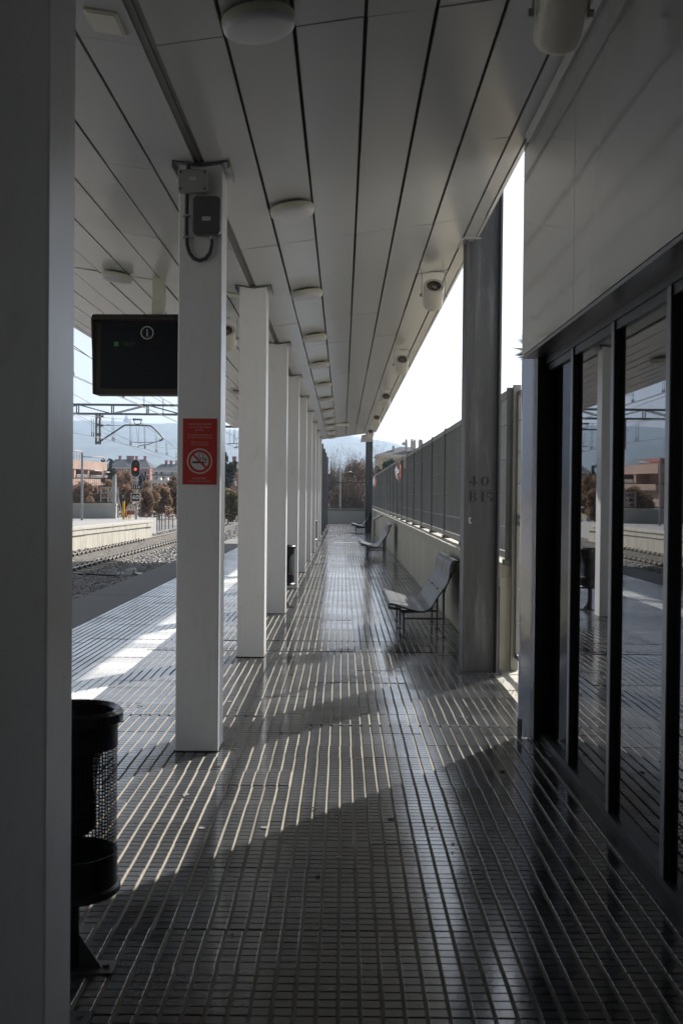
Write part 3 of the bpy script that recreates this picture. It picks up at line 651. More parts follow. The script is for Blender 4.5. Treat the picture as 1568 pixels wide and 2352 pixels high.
# ------------------------------------------------------------------ benches
BP = [(.505,.325),(.498,.345),(.500,.368),(.515,.381),(.545,.377),(.60,.36),(.654,.345),(.71,.327),(.757,.314),(.82,.299),(.878,.295),(.925,.312),(.962,.344),(.99,.39),(1.014,.437),(1.06,.50),(1.105,.56),(1.13,.605),(1.146,.655),(1.152,.70),(1.156,.745),(1.16,.785),(1.17,.818),(1.187,.838),(1.21,.846),(1.254,.839)]
def make_bench(label, loc, L_=1.8):
    t = thing('bench', label, 'bench', loc, 0, 'perforated dark steel benches along the wall')
    th = .006
    for (ya, yb) in ((0, L_/2-.006), (L_/2+.006, L_)):
        for (i0, i1, nm) in ((0, 15, 'seat_sheet'), (15, len(BP)-1, 'back_sheet')):
            pts = BP[i0:i1+1]
            if i0 == 15: pts = [(pts[0][0]+.006, pts[0][1]+.008)]+pts[1:]
            nrm = []
            for i in range(len(pts)):
                d = Vector(pts[min(i+1, len(pts)-1)])-Vector(pts[max(i-1, 0)]); d.normalize(); nrm.append((d.y, -d.x))
            o2 = [(p[0]+n_[0]*th, p[1]+n_[1]*th) for p, n_ in zip(pts, nrm)]
            a = MB(); n = len(pts); v = [(p[0], ya, p[1]) for p in pts]+[(p[0], yb, p[1]) for p in pts]+[(p[0], ya, p[1]) for p in o2]+[(p[0], yb, p[1]) for p in o2]
            fs = []
            for i in range(n-1): fs += [(i, i+1, n+i+1, n+i), (2*n+i, 3*n+i, 3*n+i+1, 2*n+i+1), (i, 2*n+i, 2*n+i+1, i+1), (n+i, n+i+1, 3*n+i+1, 3*n+i)]
            fs += [(0, n, 3*n, 2*n), (n-1, 3*n-1, 4*n-1, 2*n-1)]
            a.add(v, fs); a.build(nm, 'bench', t, smooth=True)
    a = MB()
    for yy in (.008, L_/2, L_-.008): a.tube([(p[0]+.004, yy, p[1]-.012 if i < 12 else p[1]-.006) for i, p in enumerate(BP)], .008, 6)
    a.build('seat_rib', 'black_tube', t, smooth=True)
    for yy in (.10, L_/2+.02, L_-.12):
        a = MB()
        a.tube([(.505, yy, .33), (.53, yy, .315), (.58, yy, .31), (.625, yy, .302), (.655, yy, .28), (.668, yy, .245), (.672, yy, .2), (.672, yy, .012)], [.013]*7+[.009], 8)
        a.build('leg', 'bench_leg', t, smooth=True)
        a = MB()
        a.tube([(1.100, yy, .012), (1.100, yy, .25), (1.100, yy, .47), (1.112, yy, .53), (1.245, yy, .825)], [.009, .013, .013, .013, .012], 8)
        a.build('leg', 'bench_leg', t, smooth=True)
        a = MB(); a.tube([(.672, yy, .205), (1.10, yy, .205)], .011, 8)
        a.tube([(.66, yy, .27), (.88, yy, .275)], .008, 6); a.build('stretcher', 'bench_leg', t, smooth=True)
        a = MB(); a.box((.645, yy-.02, 0), (.70, yy+.02, .008)); a.box((1.075, yy-.02, 0), (1.13, yy+.02, .008)); a.build('foot_pad', 'steel_dull', t)
    return t
MT['bench_leg'] = mat('bench_leg', (.07,.072,.08), .42, metal=.4, var=.1)
be = make_bench('nearest dark steel bench, beside the stencilled grey column', (0, 12.14, 0))
dup(be, (-.05, 27.4, 0), 'middle dark steel bench halfway along the low wall')
dup(be, (-.10, 46.3, 0), 'farthest dark steel bench in front of the distant grey column')

# ------------------------------------------------------------------ low wall, fence
WX = 1.322
MT['fence_rail'] = mat('fence_rail', (.30,.30,.28), .55, metal=.25, var=.12, vscale=5)
MT['grating'] = mat('grating_bars', (.175,.19,.20), .6, metal=.1, var=.2, vscale=3, stretch=(1,3,.4), dirt=(.4,.38,.28), dirt_amt=.3, dscale=4)
def vbar(a, x, y, z0, z1, r=.0023):
    a.add([(x-r,y,z0),(x,y-r,z0),(x+r,y,z0),(x,y+r,z0),(x-r,y,z1),(x,y-r,z1),(x+r,y,z1),(x,y+r,z1)], [(0,1,5,4),(1,2,6,5),(2,3,7,6),(3,0,4,7)])
t = thing('low_wall', 'long low pale concrete wall with coping along the right side of the platform', 'wall', (0,0,0))
a = MB(); a.box((WX+.012, 10.22, -.05), (1.52, 62, .815)); a.build('wall_body', 'concrete', t)
a = MB(); y = 10.05
while y < 62: a.box((WX, y+.002, .815), (1.545, min(62, y+.498), .935+random.gauss(0, .001))); y += .5
a.build('coping', 'coping', t, bevel=.004)
a = MB(); a.box((1.40, 10.06, -.05), (1.545, 10.22, .815)); a.build('end_block', 'concrete', t, bevel=.005)
a = MB(); a.box((WX+.03, 10.0, 0), (1.395, 10.225, .74)); a.build('dark_slot', 'dark_gap', t)
FX = 1.455
posts = [10.05, 11.51]+[13.86+2.345*k for k in range(21)]
fence = thing('mesh_fence', 'grey steel grating fence with posts on top of the low wall', 'fence', (0,0,0))
for yy in posts:
    a = MB(); a.box((FX-.012, yy-.004, .935), (FX+.05, yy+.004, 2.50)); a.box((FX-.03, yy-.03, .936), (FX+.09, yy+.05, .975)); a.build('post', 'fence_steel', fence)
for i in range(len(posts)-1):
    y0, y1 = posts[i]+.012, posts[i+1]-.012
    a = MB(); a.box((FX-.004, y0, 2.42), (FX+.034, y1, 2.48)); a.box((FX-.004, y0, .985), (FX+.034, y1, 1.045)); a.box((FX+.008, y0-.004, .985), (FX+.028, y0+.01, 2.42)); a.box((FX+.008, y1-.01, .985), (FX+.028, y1+.004, 2.42))
    a.build('panel_frame', 'fence_rail', fence)
    a = MB(); n = int((y1-y0)/.033)
    for k in range(n):
        yy = y0+(k+.5)*(y1-y0)/n; vbar(a, FX+.016, yy, 1.045, 2.42)
    for z in (1.26, 1.57, 1.87, 2.18): a.box((FX+.004, y0, z-.003), (FX+.012, y1, z+.003))
    a.build('grating', 'grating', fence)

# gate of bars between wall end and building
t = thing('side_gate', 'tall galvanised bar gate in the gap between the low wall and the station building', 'gate', (0,0,0))
a = MB(); a.box((1.495, 9.985, .0), (1.56, 10.04, 2.52)); a.build('post', 'fence_rail', t)
a = MB()
for z in (.13, 1.30, 1.36, 2.44): a.box((1.53, 7.42, z-.02), (1.56, 9.98, z+.02))
for y in (7.42, 9.96): a.box((1.53, y-.02, .11), (1.56, y+.02, 2.46))
a.build('gate_frame', 'fence_rail', t)
a = MB()
for k in range(46):
    yy = 7.45+k*.0545; vbar(a, 1.545, yy, .15, 2.42, .0028)
for z in (.42, .72, 1.02, 1.65, 1.93, 2.2): a.box((1.535, 7.44, z-.004), (1.543, 9.96, z+.004))
a.build('bars', 'galv', t)
# convex mirrors on the fence
def cmirror(label, c, r):
    t = thing('convex_mirror', label, 'mirror', c, 0, 'convex safety mirrors on the fence')
    Mx = Matrix.Rotation(-PI/2, 3, 'Y')
    a = MB(); a.lathe([(r, 0), (r*.92, .035), (r*.75, .062), (r*.5, .085), (r*.25, .098), (.001, .102)], n=36, M=Mx); a.build('mirror_dome', 'mirror', t, smooth=True)
    a = MB(); a.lathe([(r-.005, -.012), (r+.018, -.012), (r+.022, 0), (r+.016, .012), (r-.004, .014)], n=36, M=Mx); a.build('rim', 'orange', t, smooth=True)
    a = MB(); a.lathe([(r, -.01), (r*.6, -.035), (.001, -.04)], n=30, M=Mx); a.tube([(.02, 0, 0), (.06, 0, 0)], .02, 8); a.build('back_shell', 'orange', t, smooth=True)
q = PX(915.5, 1083, 1.38); cmirror('nearer round convex mirror with an orange-red rim on the grey fence', (1.385, q.y, q.z), .225)
q = PX(860.5, 1107, 1.38); cmirror('farther and smaller convex mirror with an orange-red rim on the grey fence', (1.385, q.y, q.z), .23)
# pale plate near fence top
q = PX(929, 1058, 1.44); a = MB(); a.box((1.436, q.y-.12, q.z-.17), (1.440, q.y+.12, q.z+.12)); tag(a.build('fence_plate', 'white'), 'narrow pale plate fixed near the top of the fence just right of the nearer mirror', 'plate')
# bent steel rail
hb = thing('wall_handrail', 'pale square-tube rail bent from the floor onto the low wall behind the middle bench', 'handrail', (0,0,0))
q = PZ(855.6, 1246); a = MB(); a.tube([(q.x, q.y, 0), (q.x, q.y, .70), (q.x+.03, q.y, .76), (1.30, q.y+.2, .90)], .042, 4); a.build('tube', 'coping', hb)
a = MB(); a.box((q.x-.07, q.y-.07, 0), (q.x+.07, q.y+.07, .01)); a.build('base_plate', 'galv', hb)

# end wall of the platform with its fence
t = thing('end_wall', 'pale concrete wall closing the far end of the platform', 'wall', (0,0,0))
a = MB(); a.box((-1.02, 62, -.3), (7, 62.2, .70)); a.build('wall_body', 'end_conc', t)
a = MB(); a.box((-1.05, 61.97, .70), (7, 62.23, .80)); a.build('coping', 'coping_dark', t)
t = thing('end_fence', 'see-through dark bar fence on the end wall in front of the bare bush', 'fence', (0,0,0))
a = MB(); a.box((-1.0, 62.06, 2.20), (7, 62.12, 2.27)); a.box((-1.0, 62.07, .86), (7, 62.11, .91)); a.box((-1.0, 62.085, 1.8), (7, 62.095, 1.812)); a.box((-1.0, 62.085, 1.35), (7, 62.095, 1.362)); a.build('rails', 'fence_dark', t)
a = MB()
for k in range(118): vbar(a, -1.0+k*.068, 62.09, .8, 2.2, .0045)
a.build('bars', 'fence_dark', t)
for x in (-1.0, 1.02, 3.04, 5.06): a = MB(); a.box((x-.025, 62.05, .8), (x+.025, 62.13, 2.28)); a.build('post', 'fence_dark', t)

# ------------------------------------------------------------------ station building on the right
BX = 1.130; BE = 7.22
b = thing('station_building', 'station building with glossy white cladding over a wall of dark glass on the right', 'building', (0,0,0))
a = MB(); a.box((BX+.012, -7, 2.46), (7, BE, 4.25)); a.box((1.42, BE-.15, 0), (7, BE, 2.46)); a.box((6.8, -7, 0), (7, BE-.15, 2.46)); a.box((BX+.02, -7.2, 0), (7, -7, 4.25)); a.build('wall_core', 'render_grey', b)
a = MB()
ye = [BE+.004, 5.62, 3.72, 1.8, -.1, -2.0, -4, -6, -7]
zs = [2.425, 3.545, 4.27]
for i in range(len(ye)-1):
    for j in range(2):
        a.box((BX, ye[i+1]+.003, zs[j]+.003), (BX+.010, ye[i]-.003, zs[j+1]-.003))
a.box((BX+.014, BE+.0005, 2.425), (3.0, BE+.010, 3.54)); a.box((BX+.014, BE+.0005, 3.55), (3.0, BE+.010, 4.27)); a.build('white_cladding', 'cladding', b, bevel=.0015)
a = MB(); a.prism([(1.123, cz(1.12)-.012), (1.130, cz(1.12)-.045), (1.110, cz(1.12)-.055), (1.09, cz(1.12)-.02), (1.09, cz(1.09)-.004), (1.123, cz(1.12)-.002)], -7, 6.96); a.build('eaves_trim', 'soffit', b)
a = MB(); a.box((BX+.004, -7, 2.405), (1.40, BE-.01, 2.424)); a.build('lintel_soffit', 'steel', b)
# polished steel pilaster
a = MB(); a.prism([(1.129, 7.215), (1.131, 7.19), (1.140, 7.17), (1.211, 7.10), (1.215, 7.104), (1.215, 7.215)], .012, 2.404, 'Z'); a.build('steel_cladding', 'mirror_steel', b, smooth=True)
a = MB(); a.box((1.2155, 7.10, .0), (1.240, 7.21, 2.404)); a.box((1.2405, 7.165, .0), (1.43, 7.21, 2.404)); a.prism([(1.125, 7.21), (1.125, 7.185), (1.142, 7.163), (1.16, 7.21)], 0, .12, 'Z'); a.build('pilaster_core', 'gap_black', b)
GXp = 1.290
a = MB(); a.box((GXp+.001, -7, .045), (GXp+.007, 7.16, 2.36)); a.build('glass_wall', 'glass', b)
my = [6.27, 5.32, 4.40, 3.46, 2.52, 1.58, .64, -.3, -1.24, -2.2, -3.1, -4.1, -5.1, -6.1]
for y in my:
    a = MB(); a.box((1.268, y, .045), (GXp, y+.052, 2.36)); a.build('mullion', 'gap_black', b)
    a = MB(); a.box((1.2625, y-.0, .046), (1.2675, y+.054, 2.359)); a.build('mullion_cap', 'steel', b)
a = MB(); a.box((1.262, -7, 2.362), (GXp+.02, 7.16, 2.404)); a.build('head_rail', 'dark_alu', b)
a = MB(); a.box((1.272, -7, 2.318), (GXp, 7.05, 2.361)); a.build('inner_head', 'dark_alu', b)
a = MB(); a.box((1.20, -7, -.006), (1.262, 6.6, .012)); a.box((1.262, -7, -.006), (1.335, 7.16, .044)); a.build('floor_track', 'dark_alu', b)
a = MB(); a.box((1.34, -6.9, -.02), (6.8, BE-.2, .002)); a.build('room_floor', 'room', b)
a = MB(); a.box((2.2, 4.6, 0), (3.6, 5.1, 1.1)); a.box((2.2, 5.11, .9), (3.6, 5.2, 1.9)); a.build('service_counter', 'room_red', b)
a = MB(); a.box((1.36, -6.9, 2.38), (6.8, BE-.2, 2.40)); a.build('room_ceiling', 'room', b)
# added unseen walls behind camera and nearest column that shade the near floor
t = thing('shade_walls', 'added unseen walls behind the camera and the nearest column that darken the near floor', 'building', (0,0,0))
a = MB(); a.box((-3.9, -8.3, 0), (1.12, -8.0, 4.0)); a.box((-1.75, 1.3, 0), (-1.6, 4.3, 3.45)); a.build('wall', 'shade_wall', t)

# ------------------------------------------------------------------ tracks and ballast
ZB = -.57; ZR = -.46
gb = MB(); gb.box((-9.9, -20, -1.2), (-3.79, 120, ZB)); tag(gb.build('ballast_bed', 'ballast'), kind='structure')
gb = MB(); gb.box((-40, 53.1, -1.25), (-9.9, 120, ZB-.02)); tag(gb.build('ballast_shoulder', 'ballast'), kind='structure')
sm = MB(); rnd = random.Random(3)
oct_ = [(1,0,0),(0,1,0),(-1,0,0),(0,-1,0),(0,0,1),(0,0,-1)]
of_ = [(0,1,4),(1,2,4),(2,3,4),(3,0,4),(1,0,5),(2,1,5),(3,2,5),(0,3,5)]
n_st = 0
while n_st < 26000:
    y = 12+ (rnd.random()**1.6)*70; x = rnd.uniform(-9.8, -3.85)
    if y < 46 and x < -9.7: continue
    if abs(x+8.78) < .06 or abs(x+7.13) < .06: continue
    if rnd.random() < .55 and -9.0 < x < -6.9: continue
    s_ = rnd.uniform(.018, .036)*(1+y/80); a0 = rnd.uniform(0, 2*PI); ca, sa = math.cos(a0), math.sin(a0)
    k = [rnd.uniform(.6, 1.4) for _ in range(6)]; sh = ZB+rnd.uniform(-.015, .025)+(.008 if -9.6 < x < -6.4 else 0)
    v = [(x+s_*k[i]*(p[0]*ca-p[1]*sa), y+s_*k[i]*(p[0]*sa+p[1]*ca), sh+s_*k[i]*p[2]*.8) for i, p in enumerate(oct_)]
    sm.add(v, of_); n_st += 1
tag(sm.build('ballast_stones', 'stone'), kind='stuff')
tr = thing('railway_track', 'single railway track with rusty rails on grey ballast between the platforms', 'track', (0,0,0))
RP = [(-.07,0),(.07,0),(.07,.012),(.012,.028),(.010,.105),(.034,.115),(.036,.148),(.028,.155),(-.028,.155),(-.036,.148),(-.034,.115),(-.010,.105),(-.012,.028),(-.07,.012)]
for x in (-8.78, -7.13):
    a = MB(); a.prism([(x+p[0], ZR-.155+p[1]) for p in RP], -20, 110); a.build('rail', 'rail', tr)
    a = MB(); a.box((x-.024, -20, ZR+.0005), (x+.024, 110, ZR+.002)); a.build('rail_head', 'rail_top', tr)
for k in range(98):
    y = 11+k*.62
    a = MB(); a.prism([(-9.25, ZB-.02), (-9.25, ZB+.045), (-9.0, ZB+.06), (-8.4, ZB+.05), (-7.5, ZB+.05), (-6.9, ZB+.06), (-6.65, ZB+.045), (-6.65, ZB-.02)], y, y+.24); s1 = a.build('sleeper', 'sleeper', tr)
    if 14 < y < 50:
        for x in (-8.78, -7.13):
            for sg in (-1, 1):
                a = MB(); a.box((x+sg*.115-.045, y+.04, ZB+.05), (x+sg*.115+.045, y+.20, ZB+.075)); a.prism([(x+sg*.15, ZB+.075), (x+sg*.08, ZB+.075), (x+sg*.09, ZB+.135), (x+sg*.12, ZB+.135)], y+.07, y+.17)
                a.build('rail_clip', 'clip', s1)
t = thing('cable_box', 'small white cable box lying on the ballast with black cables on both sides', 'cable box', (0,0,0))
q = PZ(298, 1316, ZB+.05)
a = MB(); a.box((q.x-.30, q.y-.2, ZB+.01), (q.x+.32, q.y+.2, ZB+.05)); a.prism([(q.x-.13, ZB+.05), (q.x+.17, ZB+.05), (q.x+.15, ZB+.18), (q.x-.08, ZB+.14)], q.y-.09, q.y+.09); a.build('casing', 'white', t, bevel=.006)
a = MB(); l = [PZ(px, py, ZB+.05) for px, py in ((120,1318),(165,1319),(205,1319),(240,1321),(268,1322))]+[Vector((q.x-.12, q.y, ZB+.12))]; a.tube(l, .022, 6)
l = [Vector((q.x+.12, q.y, ZB+.14))]+[PZ(px, py, ZB+.05) for px, py in ((306,1318),(320,1321),(345,1322),(372,1322),(420,1325),(470,1330))]; a.tube(l, .022, 6); a.build('cable', 'cable', t, smooth=True)

# ------------------------------------------------------------------ opposite platform
ZO = .28
def opx(y): return -11.66+y*.0508
op = MB(); op.add([(opx(-20),-20,ZO),(opx(53.1),53.1,ZO),(-60,53.1,ZO),(-60,-20,ZO)], [(0,1,2,3)]); tag(op.build('opposite_platform', 'opp_top'), kind='structure')
a = MB()
y = -20.0
while y < 53:
    y2 = min(y+2.0, 53.1); x0, x1 = opx(y), opx(y2); d = random.gauss(0, .012)
    for (xo, z0, z1, m_) in ((.0, ZB-.3, .0-.02, 0), (.05+d, .0, ZO-.08, 0)):
        a.add([(x0+xo-.4,y+.012,z0),(x0+xo,y+.012,z0),(x1+xo,y2-.012,z0),(x1+xo-.4,y2-.012,z0),(x0+xo-.4,y+.012,z1),(x0+xo,y+.012,z1),(x1+xo,y2-.012,z1),(x1+xo-.4,y2-.012,z1)], [(0,3,2,1),(4,5,6,7),(0,1,5,4),(1,2,6,5),(2,3,7,6),(3,0,4,7)])
    y += 2.0
a.box((-40, 53.1, ZB-.3), (opx(53.1), 53.25, ZO-.05))
tag(a.build('opposite_platform_wall', 'opp_wall'), 'stained pale concrete side wall of the opposite platform facing the track', 'wall')
a = MB(); a.add([(opx(-20)-.5,-20,ZO-.085),(opx(-20)+.09,-20,ZO-.085),(opx(53.1)+.09,53.2,ZO-.085),(opx(53.1)-.5,53.2,ZO-.085),(opx(-20)-.5,-20,ZO+.004),(opx(-20)+.09,-20,ZO+.004),(opx(53.1)+.09,53.2,ZO+.004),(opx(53.1)-.5,53.2,ZO+.004)], [(0,3,2,1),(4,5,6,7),(0,1,5,4),(1,2,6,5),(2,3,7,6),(3,0,4,7)])
tag(a.build('opposite_platform_edge', 'coping'), kind='structure')

def bgpole(name, label, cat, px, ytop, ybot, Y, r, m, group=None):
    q = PY(px, ybot, Y); q2 = PY(px, ytop, Y); t = thing(name, label, cat, (q.x, Y, q.z), 0, group)
    a = MB(); a.tube([(0,0,0), (0,0,q2.z-q.z)], r, 10); a.build('pole', m, t, smooth=True); return t, q, q2.z-q.z
def loc2(t, px, py): q = PY(px, py, t.location.y); return q-Vector(t.location)
# station lamp on the opposite platform
def plat_lamp(label, px, Y, y0, y1, hx):
    t, q, h = bgpole('platform_lamp', label, 'lamp post', px, y0, y1, Y, .055, 'galv', 'lamp posts on the opposite platform')
    o = loc2(t, hx[0], hx[1]); a = MB(); a.tube([(0,0,o.z+.04), (o.x*.55,0,o.z)], .022, 6); a.build('arm', 'galv', t)
    a = MB(); a.lathe([(.001,.05),(.10,.045),(.20,.028),(.26,.0),(.24,-.02),(.001,-.03)], n=20, M=Matrix.Scale(1.25, 3, (1,0,0)), c=(o.x*.78,0,o.z)); a.build('lamp_head', 'white', t, smooth=True)
plat_lamp('slim grey lamp post standing on the opposite platform', 188.5, 52, 1040, 1196, (237, 1051))
plat_lamp('lamp head just showing at the left beyond the nearest column', 140, 45, 1030, 1203, (181, 1037))
# low wall with fence on the opposite platform
t = thing('platform_back_wall', 'low grey concrete wall at the back of the opposite platform', 'wall', (0,0,0))
q0 = PY(266.5, 1191, 57); q1 = PY(266.5, 1161, 57)
a = MB(); a.box((-26, 57, ZB-.3), (q0.x, 57.25, q1.z)); a.build('wall_body', 'end_conc', t)
a = MB(); a.box((-26, 56.96, q1.z), (q0.x+.03, 57.29, q1.z+.09)); a.build('coping', 'coping', t)
gbase = MB(); gbase.box((-60, 53.26, ZB), (-9.85, 60, ZO-.02)); tag(gbase.build('platform_extension', 'opp_top'), kind='structure')
tf = thing('wall_fence', 'dark bar fence standing on the low wall across the track', 'fence', (0,0,0))
zt = PY(266, 1098, 57.1).z; zb_ = q1.z+.12
a = MB(); a.box((-26, 57.08, zt-.05), (q0.x-.05, 57.14, zt)); a.box((-26, 57.08, zb_), (q0.x-.05, 57.14, zb_+.06)); a.build('rails', 'fence_dark', tf)
a = MB()
for k in range(150): vbar(a, q0.x-.05-k*.105, 57.11, zb_, zt, .006)
a.build('bars', 'fence_dark', tf)
for px in (261, 265.5): q = PY(px, 1100, 57.1); a = MB(); a.box((q.x-.03, 57.0, q1.z+.09), (q.x+.03, 57.2, zt+.08+.1*(px > 263))); a.build('post', 'galv', tf)
# gate and ladder-like frame beside the wall
t = thing('mesh_gate', 'tall galvanised mesh gate standing behind the low wall across the track', 'gate', (0,0,0))
a = MB(); Yg = 58
def bar2(a, p, q_, Y, r=.025): u = PY(p[0], p[1], Y); v = PY(q_[0], q_[1], Y); a.tube([u, v], r, 6)
for (p, q_) in (((232,1119),(232,1160)), ((249,1119),(249,1160)), ((256,1119),(256,1160)), ((232,1119.5),(267,1119.5)), ((232,1132),(267,1131)), ((232,1143),(267,1142)), ((232,1156),(262,1155)), ((267,1095),(267,1192)), ((271.5,1119),(271.5,1192))): bar2(a, p, q_, Yg, .03)
a.build('gate_frame', 'galv', t)
t = thing('stair_rail', 'galvanised ramp railing with a sloping edge beside the mesh gate', 'railing', (0,0,0))
a = MB()
for (p, q_) in (((266.5,1119),(281,1180)), ((266.5,1119),(266.5,1192)), ((266.5,1144),(273,1144)), ((266.5,1156),(276,1156)), ((266.5,1168),(279,1168)), ((268,1184),(281,1181)), ((268,1188),(281,1187))): bar2(a, p, q_, 58.3, .022)
a.build('railing', 'galv', t)
# signal
t, q, h = bgpole('railway_signal', 'railway signal with one red light lit above plates 1114 and 60', 'signal', 313.3, 1092, 1193, 55, .045, 'galv')
def platebox(t, name, px0, py0, px1, py1, y0, y1, m, bev=0):
    p = loc2(t, px0, py0); r = loc2(t, px1, py1); a = MB(); a.box((p.x, y0, r.z), (r.x, y1, p.z)); return a.build(name, m, t, bevel=bev), (p.x+r.x)/2, (p.z+r.z)/2, r.x-p.x, p.z-r.z
p = loc2(t, 301.6, 1055); r = loc2(t, 323.3, 1097); cx_ = (p.x+r.x)/2; w2 = (r.x-p.x)/2; zt_, zb2 = p.z, r.z
def stadium(w, z0, z1): return arc(cx_, z1-w, w, w, 0, 180, 14)+arc(cx_, z0+w, w, w, 180, 360, 14)
a = MB(); a.prism(stadium(w2, zb2, zt_), -.10, -.085); a.build('backboard_rim', 'white', t)
a = MB(); a.prism(stadium(w2*.90, zb2+w2*.1, zt_-w2*.1), -.108, -.101); hd = a.build('signal_head', 'black', t)
for i, (py, mm) in enumerate(((1064.5, 'lens_off'), (1077.8, 'red_light'), (1090.5, 'lens_off'))):
    o = loc2(t, 312.3, py); a = MB(); a.lathe([(.001,.02),(.04,.014),(.058,0)], c=(o.x, -.112, o.z), n=20, M=Matrix.Rotation(PI/2, 3, 'X')); a.build('red_lens' if i == 1 else 'lens', mm, t, smooth=True)
    a = MB(); P, Fs = arc(0,0,.075,.075,10,170,10), None
    a.add([(o.x+x_, y_, o.z+z_) for y_ in (-.11, -.24) for (x_, z_) in P], [(i2, i2+1, 11+i2+1, 11+i2) for i2 in range(10)]); a.build('hood', 'black', t)
o_, x_, z_, w_, h_2 = platebox(t, 'number_plate', 302, 1114, 323.2, 1123, -.09, -.08, 'black'); text('lettering', '1114', h_2*1.05, 'white', o_, (x_, -.093, z_-h_2*.36), ext=.001, sx=1.1, bold=.003)
o_, x_, z_, w_, h_2 = platebox(t, 'speed_plate', 301.8, 1132, 323.4, 1152.5, -.09, -.08, 'white')
a = MB(); a.box((x_-w_*.43, -.094, z_-h_2*.43), (x_+w_*.43, -.0905, z_+h_2*.43)); a.build('black_field', 'black', o_); text('lettering', '60', h_2*.66, 'white', o_, (x_, -.098, z_-h_2*.20), ext=.001, sx=1.15, bold=.004)
a = MB(); u = [loc2(t, *k_) for k_ in ((326.5,1090),(328.5,1112),(325,1128),(322,1152),(323.5,1180),(324,1193))]; a.tube([(v.x, .03, v.z) for v in u], .010, 5)
for k_ in ((304,1097,306,1112), (308,1097,310,1112)): bu = loc2(t, k_[0], k_[1]); bv_ = loc2(t, k_[2], k_[3]); a.tube([(bu.x,0,bu.z), (bv_.x,0,bv_.z)], .009, 5)
a.build('ladder_rail', 'galv', t)
# T post
t = thing('t_marker_post', 'yellow post with a black head showing a white T', 'marker post', PY(284, 1193, 54))
p = loc2(t, 282.3, 1150); r = loc2(t, 286.7, 1193); a = MB(); a.box((p.x, -.045, 0), (r.x, .045, p.z+.02)); a.build('post', 'yellow', t)
p = loc2(t, 280.2, 1136); r = loc2(t, 287, 1151.5); a = MB(); a.box((p.x, -.075, r.z), (r.x, .06, p.z)); hd = a.build('head', 'black', t, bevel=.01); text('lettering', 'T', .17, 'white', hd, ((p.x+r.x)/2, -.078, p.z-.16), ext=.001, bold=.004)
# prohibition sign
t = thing('warning_sign', 'round-topped white and dark red no-trespassing sign on two legs', 'sign', PY(300.5, 1193, 54.5))
p = loc2(t, 291.5, 1159); r = loc2(t, 310, 1182); w2 = (r.x-p.x)/2; cx_ = (p.x+r.x)/2
a = MB(); a.prism([(cx_-w2, r.z)]+[(cx_+w2, r.z)]+arc(cx_, p.z-w2, w2, w2, 0, 180, 16), -.012, .0); a.build('panel', 'white', t)
a = MB(); a.tube([(cx_-w2-.012, 0, 0), (cx_-w2-.012, 0, p.z-w2)]+[(x2, 0, z2) for x2, z2 in arc(cx_, p.z-w2, w2+.012, w2+.012, 180, 0, 14)]+[(cx_+w2+.012, 0, 0)], .014, 6); a.build('frame', 'galv', t)
zm = p.z-w2; a = MB(); a.box((cx_-w2+.01, -.015, r.z+.008), (cx_+w2-.01, -.0125, r.z+(zm-r.z)*.62)); P, Fs = ring2(w2*.66, w2*.78, 30); flat(a, P, Fs, cx_, -.0135, zm+w2*.05); a.build('red_field', 'sign_dark_red', t)
a = MB(); s2 = w2*.6; zc2 = zm+w2*.05
a.lathe([(.001,0),(s2*.17,0)], c=(cx_, -.0145, zc2+s2*.72), n=12, M=Matrix.Rotation(PI/2, 3, 'X'))
for pp in ([(-.12,.5),(.12,.5),(.10,-.1),(-.10,-.1)], [(-.8,.40),(.8,.40),(.8,.26),(-.8,.26)], [(-.10,-.1),(.0,-.1),(-.35,-.9),(-.5,-.9)], [(0,-.1),(.10,-.1),(.5,-.9),(.35,-.9)]): a.add([(cx_+u_*s2, -.0145, zc2+v_*s2) for u_, v_ in pp], [(0,1,2,3)])
a.build('standing_figure_pictogram', 'black', t)
for i in range(3): text('lettering', ('No es permet el pas', 'No se permite el paso', 'Crossing forbidden')[i], .036, 'pale_text', t, (cx_, -.0162, r.z+(zm-r.z)*(.46-.17*i)), ext=.0005)
t = thing('yellow_frame', 'small yellow tubular barrier behind the no-trespassing sign', 'barrier', (0,0,0))
a = MB()
for (p, q_) in (((295.5,1182),(295.5,1193)), ((300,1182),(300,1193)), ((295.5,1182.5),(300,1182.5)), ((289,1171),(291,1193)), ((287,1171),(293,1171)), ((296,1188),(300,1188))): bar2(a, p, q_, 55.5, .022)
a.build('frame', 'yellow', t)
t = thing('arrow_sign', 'small blue sign with a yellow triangle on the lineside fence', 'sign', PY(338, 1200, 58))
p = loc2(t, 333, 1179); r = loc2(t, 342.5, 1187); a = MB(); a.box((p.x, -.01, r.z), (r.x, .0, p.z)); a.build('panel', 'blue', t)
a = MB(); a.add([(p.x+.03, -.014, p.z-.01), (p.x+.03, -.014, r.z+.01), (r.x-.03, -.014, (p.z+r.z)/2)], [(0,1,2)]); a.build('triangle', 'yellow', t)
a = MB(); a.tube([(0, .015, -.4), (0, .015, r.z+.02)], .02, 6); a.build('post', 'galv', t)
t = thing('chevron_sign', 'small black and yellow chevron sign at the right end of the brown trees', 'sign', PY(409, 1165, 70))
a = MB(); a.box((-.14, -.01, -.14), (.14, 0, .14)); a.build('panel', 'black', t); a = MB(); a.add([(-.1,-.013,0),(.05,-.013,.11),(.09,-.013,.11),(-.04,-.013,0),(.09,-.013,-.11),(.05,-.013,-.11)], [(0,3,2,1),(0,5,4,3)]); a.build('chevron', 'yellow', t)
a = MB(); a.tube([(0, .015, -2.2), (0, .015, -.1)], .02, 6); a.build('post', 'galv', t)
